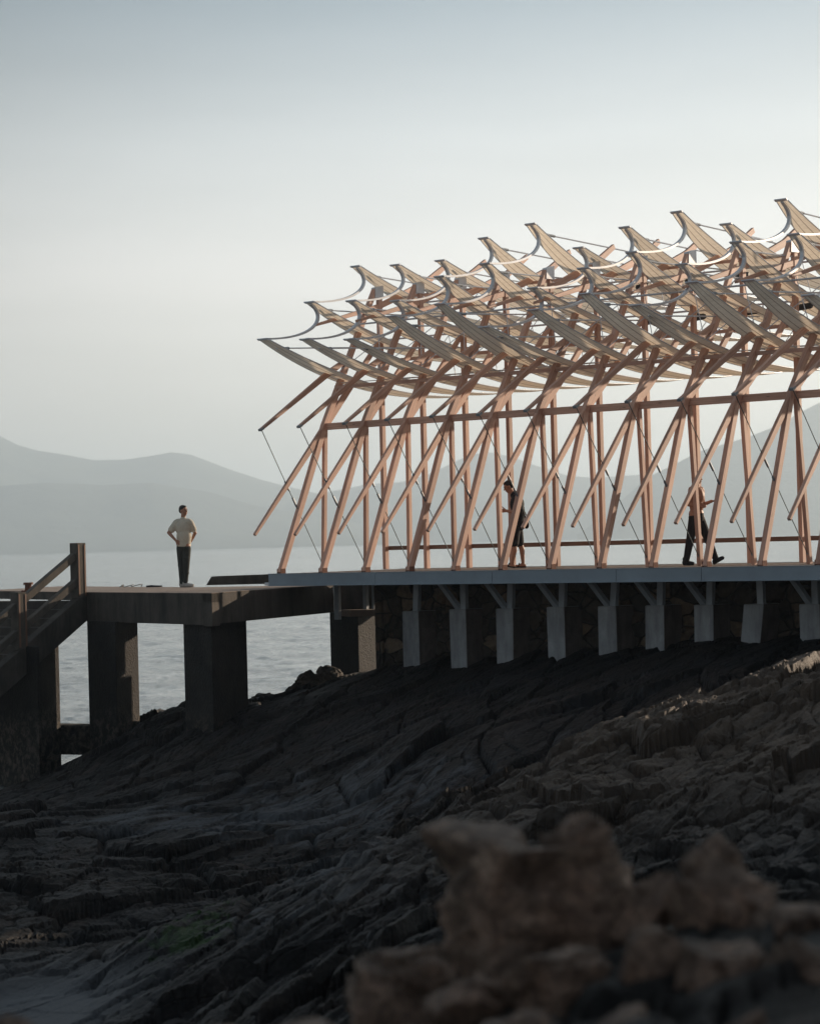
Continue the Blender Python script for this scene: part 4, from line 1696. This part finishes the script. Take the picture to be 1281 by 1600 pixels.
# --- bowed man walking to the left
def man_reading():
    base = on_z(806, 887.5, DECK + .006)
    e = empty('person', base, 'person in black shirt and shorts walking left with bowed head behind the timber legs', 'person')
    b = MB()
    f = V((-.90, -.12, -.40))
    P_, R = head(b, (-.115, 0, 1.665), f)
    cap(b, (-.0, 0, 1.46), (-.085, 0, 1.61), .058, .052)
    b.ell((.045, 0, 1.30), (.125, .17, .20))
    b.ell((.055, 0, 1.08), (.115, .155, .17))
    b.ell((.04, 0, .93), (.125, .16, .12))
    cap(b, (.03, -.13, 1.43), (.03, .13, 1.43), .062, .062)
    for sgn in (-1, 1):
        sh, el, wr = (.03, sgn * .185, 1.41), (.04, sgn * .22, 1.12), (-.17, sgn * .10, 1.175)
        cap(b, sh, el, .050, .040)
        cap(b, el, wr, .041, .027)
        hand(b, wr, (-.95, -sgn * .35, .05), (.1, -sgn * 1.0, .35), .55, -sgn)
    for hp, kn, an in (((.01, -.085, .92), (-.03, -.09, .49), (-.085, -.09, .09)), ((.06, .085, .92), (.10, .085, .49), (.15, .085, .09))):
        cap(b, hp, kn, .088, .056)
        mid = V(kn).lerp(V(an), .3) + V((.02, 0, 0))
        cap(b, kn, mid, .054, .056)
        cap(b, mid, an, .056, .036)
    for an, toe in (((-.085, -.09, .075), (-.215, -.10, .05)), ((.15, .085, .075), (-.005, .075, .035))):
        cap(b, (an[0] + .03, an[1], .045), toe, .034, .030)
        cap(b, an, (an[0] - .04, an[1], .06), .037, .034)
        for q in range(5):
            cap(b, (toe[0], toe[1] + (q - 2) * .016, toe[2] - .012), (toe[0] - .036 + .004 * abs(q - 1), toe[1] + (q - 2) * .018, toe[2] - .02), .010, .009, 6)
    body = remesh(b, 'body', M_SKIN, e, .0065, 4)
    face_bits(P_, R, body, e)
    hair(P_, R, e)
    t = MB()
    t.ell((.055, 0, 1.30), (.15, .20, .20))
    t.ell((.075, 0, 1.10), (.145, .19, .22))
    t.ell((.07, 0, .95), (.145, .185, .15))
    t.ell((.07, 0, .86), (.14, .18, .09))
    cap(t, (.03, -.13, 1.43), (.03, .13, 1.43), .082, .082)
    for sgn in (-1, 1):
        cap(t, (.03, sgn * .18, 1.40), (.04, sgn * .215, 1.20), .078, .072)
    cap(t, (.01, 0, 1.46), (-.025, 0, 1.52), .078, .064)
    remesh(t, 'shirt', M_BLACKC, e, .009, 5)
    t = MB()
    t.ell((.05, 0, .84), (.14, .175, .11))
    for hp, kn in (((.01, -.085, .82), (-.03, -.09, .52)), ((.06, .085, .82), (.085, .085, .52))):
        cap(t, hp, kn, .105, .098)
    remesh(t, 'shorts', M_BLACKC, e, .009, 4)
    for (x0, y0, x1, y1, zt) in ((-.04, -.09, -.245, -.105, .03), (.19, .085, -.045, .073, .0)):
        t = MB()
        for q in range(9):
            u = q / 8
            t.ell((x0 + (x1 - x0) * u, y0 + (y1 - y0) * u, .018 + zt * u), (.04, .044, .016), None, 14, 6)
        sx = x0 + (x1 - x0) * .62
        for q in (-1, 1):
            cap(t, (sx, y0 + q * .045, .03 + zt * .6), (sx + .03, y0, .095 + zt * .3), .012, .012, 7)
        remesh(t, 'sandal', M_BLACKC, e, .006, 2)
    # phone held in both hands, shoulder bag behind the hip
    q = base + V((-.305, -.01, 1.20))
    k = MB()
    k.beam(q + V((-.03, 0, -.055)), q + V((.03, 0, .055)), .075, .009, side=(0, 1, 0))
    tag(k.build('phone', M_BLACK, bevel=.003, origin=q), 'black phone held in the hands of the bowed person', 'phone')
    q = base + V((.235, -.02, .88))
    k = empty('shoulder_bag', q, 'small black shoulder bag behind the hip of the bowed person', 'bag')
    kk = MB()
    kk.ell(q, (.055, .13, .085))
    kk.build('pouch', M_BLACKC, k, smooth=True)
    kk = MB()
    kk.tube([q + V((0, -.09, .06)), base + V((.16, -.20, 1.15)), base + V((.03, -.13, 1.525)), base + V((.02, .05, 1.55)), base + V((.2, .2, 1.25)), q + V((0, .1, .06))], .012, 6)
    kk.build('strap', M_BLACKC, k, smooth=True)
    return e


# --- striding man at the right
def man_striding():
    base = on_z(1091, 883, DECK + .006)
    e = empty('person', base, 'person in black trousers and black shoes striding to the right behind the timber legs', 'person')
    b = MB()
    f = V((.95, .30, -.08))
    P_, R = head(b, (.015, 0, 1.685), f)
    cap(b, (-.01, 0, 1.49), (.005, 0, 1.62), .060, .055)
    b.ell((-.01, .0, 1.33), (.165, .14, .19))
    b.ell((-.01, 0, 1.14), (.14, .13, .17))
    b.ell((-.02, 0, 1.0), (.145, .13, .11))
    cap(b, (-.11, -.09, 1.455), (.09, .09, 1.455), .064, .064)
    sh, el, wr = (.115, .09, 1.43), (.13, .12, 1.16), (.285, .02, 1.225)
    cap(b, sh, el, .050, .041)
    cap(b, el, wr, .043, .029)
    hand(b, wr, (1, -.15, .02), (0, -.2, -1), .35, 1)
    sh, el, wr = (-.13, -.10, 1.43), (-.175, -.19, 1.17), (.02, -.18, 1.135)
    cap(b, sh, el, .050, .041)
    cap(b, el, wr, .043, .029)
    hand(b, wr, (1, .12, .0), (0, 1, .0), .5, -1)
    legs = (((-.075, -.07, .97), (-.155, -.08, .52), (-.245, -.08, .10)), ((.045, .07, .97), (.19, .08, .53), (.335, .08, .13)))
    for hp, kn, an in legs:
        cap(b, hp, kn, .088, .056)
        cap(b, kn, an, .058, .040)
    body = remesh(b, 'body', M_SKIN, e, .0065, 4)
    face_bits(P_, R, body, e)
    hair(P_, R, e)
    t = MB()
    t.ell((-.02, 0, .985), (.15, .135, .06))
    t.ell((-.02, 0, .92), (.155, .145, .12))
    for hp, kn, an in legs:
        hp = (hp[0], hp[1], .90)
        cap(t, hp, kn, .105, .082)
        cap(t, kn, an, .082, .062)
    remesh(t, 'trousers', M_BLACKC, e, .009, 4)
    for hx, hz, tx, tz, yy in ((-.285, .045, -.13, .035, -.08), (.315, .045, .47, .125, .08)):
        t = MB()
        for q in range(8):
            u = q / 7
            t.ell((hx + (tx - hx) * u, yy, hz + (tz - hz) * u + .012 * (1 - u)), (.043, .045, .038 + .018 * (1 - u)), None, 14, 8)
        cap(t, (hx + .02, yy, hz + .04), (hx + .01, yy, hz + .08), .05, .045)
        remesh(t, 'shoe', M_BLACKC, e, .007, 3)
    return e


man_standing()
man_reading()
man_striding()

# ------------------------------------------------------------------ haze
HZD = 0.00030
hz = MB()
hz.prism([(-9500, -80), (9500, -80), (9500, 9500), (-9500, 9500)], -7, 290)
mh = bpy.data.materials.new('haze')
mh.use_nodes = True
nt = mh.node_tree
for n_ in list(nt.nodes):
    nt.nodes.remove(n_)
out = nt.nodes.new('ShaderNodeOutputMaterial')
pv = nt.nodes.new('ShaderNodeVolumePrincipled')
pv.inputs['Color'].default_value = (0.74, 0.88, 1.0, 1)
pv.inputs['Density'].default_value = HZD
pv.inputs['Anisotropy'].default_value = 0.4
nt.links.new(pv.outputs[0], out.inputs['Volume'])
tag(hz.build('haze', mh), 'even sea haze', None, None, 'stuff')

# ------------------------------------------------------------------ light
SUN_AZ = math.radians(53)                            # to the right of the view, a little beyond
SUN_EL = math.radians(11.5)
sdir = V((math.sin(SUN_AZ) * math.cos(SUN_EL), math.cos(SUN_AZ) * math.cos(SUN_EL), math.sin(SUN_EL)))
sl = bpy.data.lights.new('sun', 'SUN')
sl.energy = 4.2
sl.angle = math.radians(0.6)
sl.color = (1.0, 0.80, 0.60)
so = bpy.data.objects.new('sun', sl)
COL.objects.link(so)
so.rotation_euler = (-sdir).to_track_quat('-Z', 'Y').to_euler()

wd = bpy.data.worlds.new('World')
SC.world = wd
wd.use_nodes = True
nt = wd.node_tree
for n_ in list(nt.nodes):
    nt.nodes.remove(n_)
out = nt.nodes.new('ShaderNodeOutputWorld')
bg = nt.nodes.new('ShaderNodeBackground')
sky = nt.nodes.new('ShaderNodeTexSky')
sky.sky_type = 'NISHITA'
sky.sun_disc = False
sky.sun_elevation = SUN_EL
sky.sun_rotation = SUN_AZ
sky.air_density = 1.0
sky.dust_density = 2.0
sky.ozone_density = 1.5
# thin veil of high cloud in front of the clear sky
tc = nt.nodes.new('ShaderNodeTexCoord')
mp = nt.nodes.new('ShaderNodeMapping')
mp.inputs['Scale'].default_value = (1.6, 1.6, 9.0)
mp.inputs['Rotation'].default_value = (0.0, 0.12, 0.0)
nt.links.new(tc.outputs['Generated'], mp.inputs[0])
nz_ = nt.nodes.new('ShaderNodeTexNoise')
nz_.inputs['Scale'].default_value = 1.6
nz_.inputs['Detail'].default_value = 5
nz_.inputs['Roughness'].default_value = .5
nt.links.new(mp.outputs[0], nz_.inputs['Vector'])
spx = nt.nodes.new('ShaderNodeSeparateXYZ')
nt.links.new(tc.outputs['Generated'], spx.inputs[0])
vr = nt.nodes.new('ShaderNodeValToRGB')              # veil colour by height above the horizon
el = vr.color_ramp.elements
stops = [(0.0, (5.7, 5.25, 4.8)), (0.105, (5.35, 5.12, 4.88)), (0.165, (4.0, 4.15, 4.2)), (0.225, (1.6, 2.05, 2.4)), (0.5, (2.3, 2.7, 3.0)), (1.0, (1.7, 2.0, 2.3))]
while len(el) < len(stops):
    el.new(.5)
SCL = 8.0
for k, (p, c) in enumerate(stops):
    el[k].position = p
    el[k].color = (c[0] / SCL, c[1] / SCL, c[2] / SCL, 1)
nt.links.new(spx.outputs[2], vr.inputs[0])
vs_ = nt.nodes.new('ShaderNodeVectorMath')
vs_.operation = 'SCALE'
vs_.inputs['Scale'].default_value = SCL
nt.links.new(vr.outputs[0], vs_.inputs[0])
mr = nt.nodes.new('ShaderNodeMapRange')
mr.inputs[1].default_value = .3
mr.inputs[2].default_value = .7
mr.inputs[3].default_value = .78
mr.inputs[4].default_value = .93
nt.links.new(nz_.outputs['Fac'], mr.inputs[0])
mx = nt.nodes.new('ShaderNodeMix')
mx.data_type = 'RGBA'
nt.links.new(mr.outputs[0], mx.inputs[0])
nt.links.new(sky.outputs[0], mx.inputs[6])
nt.links.new(vs_.outputs[0], mx.inputs[7])
# the sky is brighter on the side of the sun
dt = nt.nodes.new('ShaderNodeVectorMath')
dt.operation = 'DOT_PRODUCT'
dt.inputs[1].default_value = (math.sin(math.radians(38)), math.cos(math.radians(38)), 0)
nt.links.new(tc.outputs['Generated'], dt.inputs[0])
m2 = nt.nodes.new('ShaderNodeMapRange')
m2.interpolation_type = 'SMOOTHSTEP'
m2.inputs[1].default_value = -.75
m2.inputs[2].default_value = 1.0
m2.inputs[3].default_value = .85
m2.inputs[4].default_value = 1.14
nt.links.new(dt.outputs['Value'], m2.inputs[0])
v2 = nt.nodes.new('ShaderNodeVectorMath')
v2.operation = 'SCALE'
nt.links.new(mx.outputs[2], v2.inputs[0])
dg_ = nt.nodes.new('ShaderNodeVectorMath')
dg_.operation = 'DOT_PRODUCT'
ga, ge = math.radians(5), math.radians(4.5)
dg_.inputs[1].default_value = (math.sin(ga) * math.cos(ge), math.cos(ga) * math.cos(ge), math.sin(ge))
nt.links.new(tc.outputs['Generated'], dg_.inputs[0])
m3 = nt.nodes.new('ShaderNodeMapRange')
m3.interpolation_type = 'SMOOTHSTEP'
m3.inputs[1].default_value = math.cos(math.radians(19))
m3.inputs[2].default_value = 1.0
m3.inputs[3].default_value = .77
m3.inputs[4].default_value = 1.24
nt.links.new(dg_.outputs['Value'], m3.inputs[0])
mm_ = nt.nodes.new('ShaderNodeMath')
mm_.operation = 'MULTIPLY'
nt.links.new(m2.outputs[0], mm_.inputs[0])
nt.links.new(m3.outputs[0], mm_.inputs[1])
mc = nt.nodes.new('ShaderNodeMapRange')
mc.inputs[1].default_value = .3
mc.inputs[2].default_value = .7
mc.inputs[3].default_value = .90
mc.inputs[4].default_value = 1.10
nt.links.new(nz_.outputs['Fac'], mc.inputs[0])
mq = nt.nodes.new('ShaderNodeMath')
mq.operation = 'MULTIPLY'
nt.links.new(mm_.outputs[0], mq.inputs[0])
nt.links.new(mc.outputs[0], mq.inputs[1])
nt.links.new(mq.outputs[0], v2.inputs['Scale'])
nt.links.new(v2.outputs[0], bg.inputs[0])
bg.inputs[1].default_value = 0.1
nt.links.new(bg.outputs[0], out.inputs[0])

# ------------------------------------------------------------------ render settings
SC.view_settings.view_transform = 'Standard'
SC.view_settings.look = 'None'
SC.view_settings.exposure = 0.55
SC.view_settings.gamma = 1
c = SC.cycles
c.use_denoising = True
c.max_bounces = 6
c.diffuse_bounces = 3
c.glossy_bounces = 3
c.transmission_bounces = 4
c.volume_bounces = 2
c.transparent_max_bounces = 6
c.sample_clamp_indirect = 6
c.use_adaptive_sampling = True
c.adaptive_threshold = 0.015
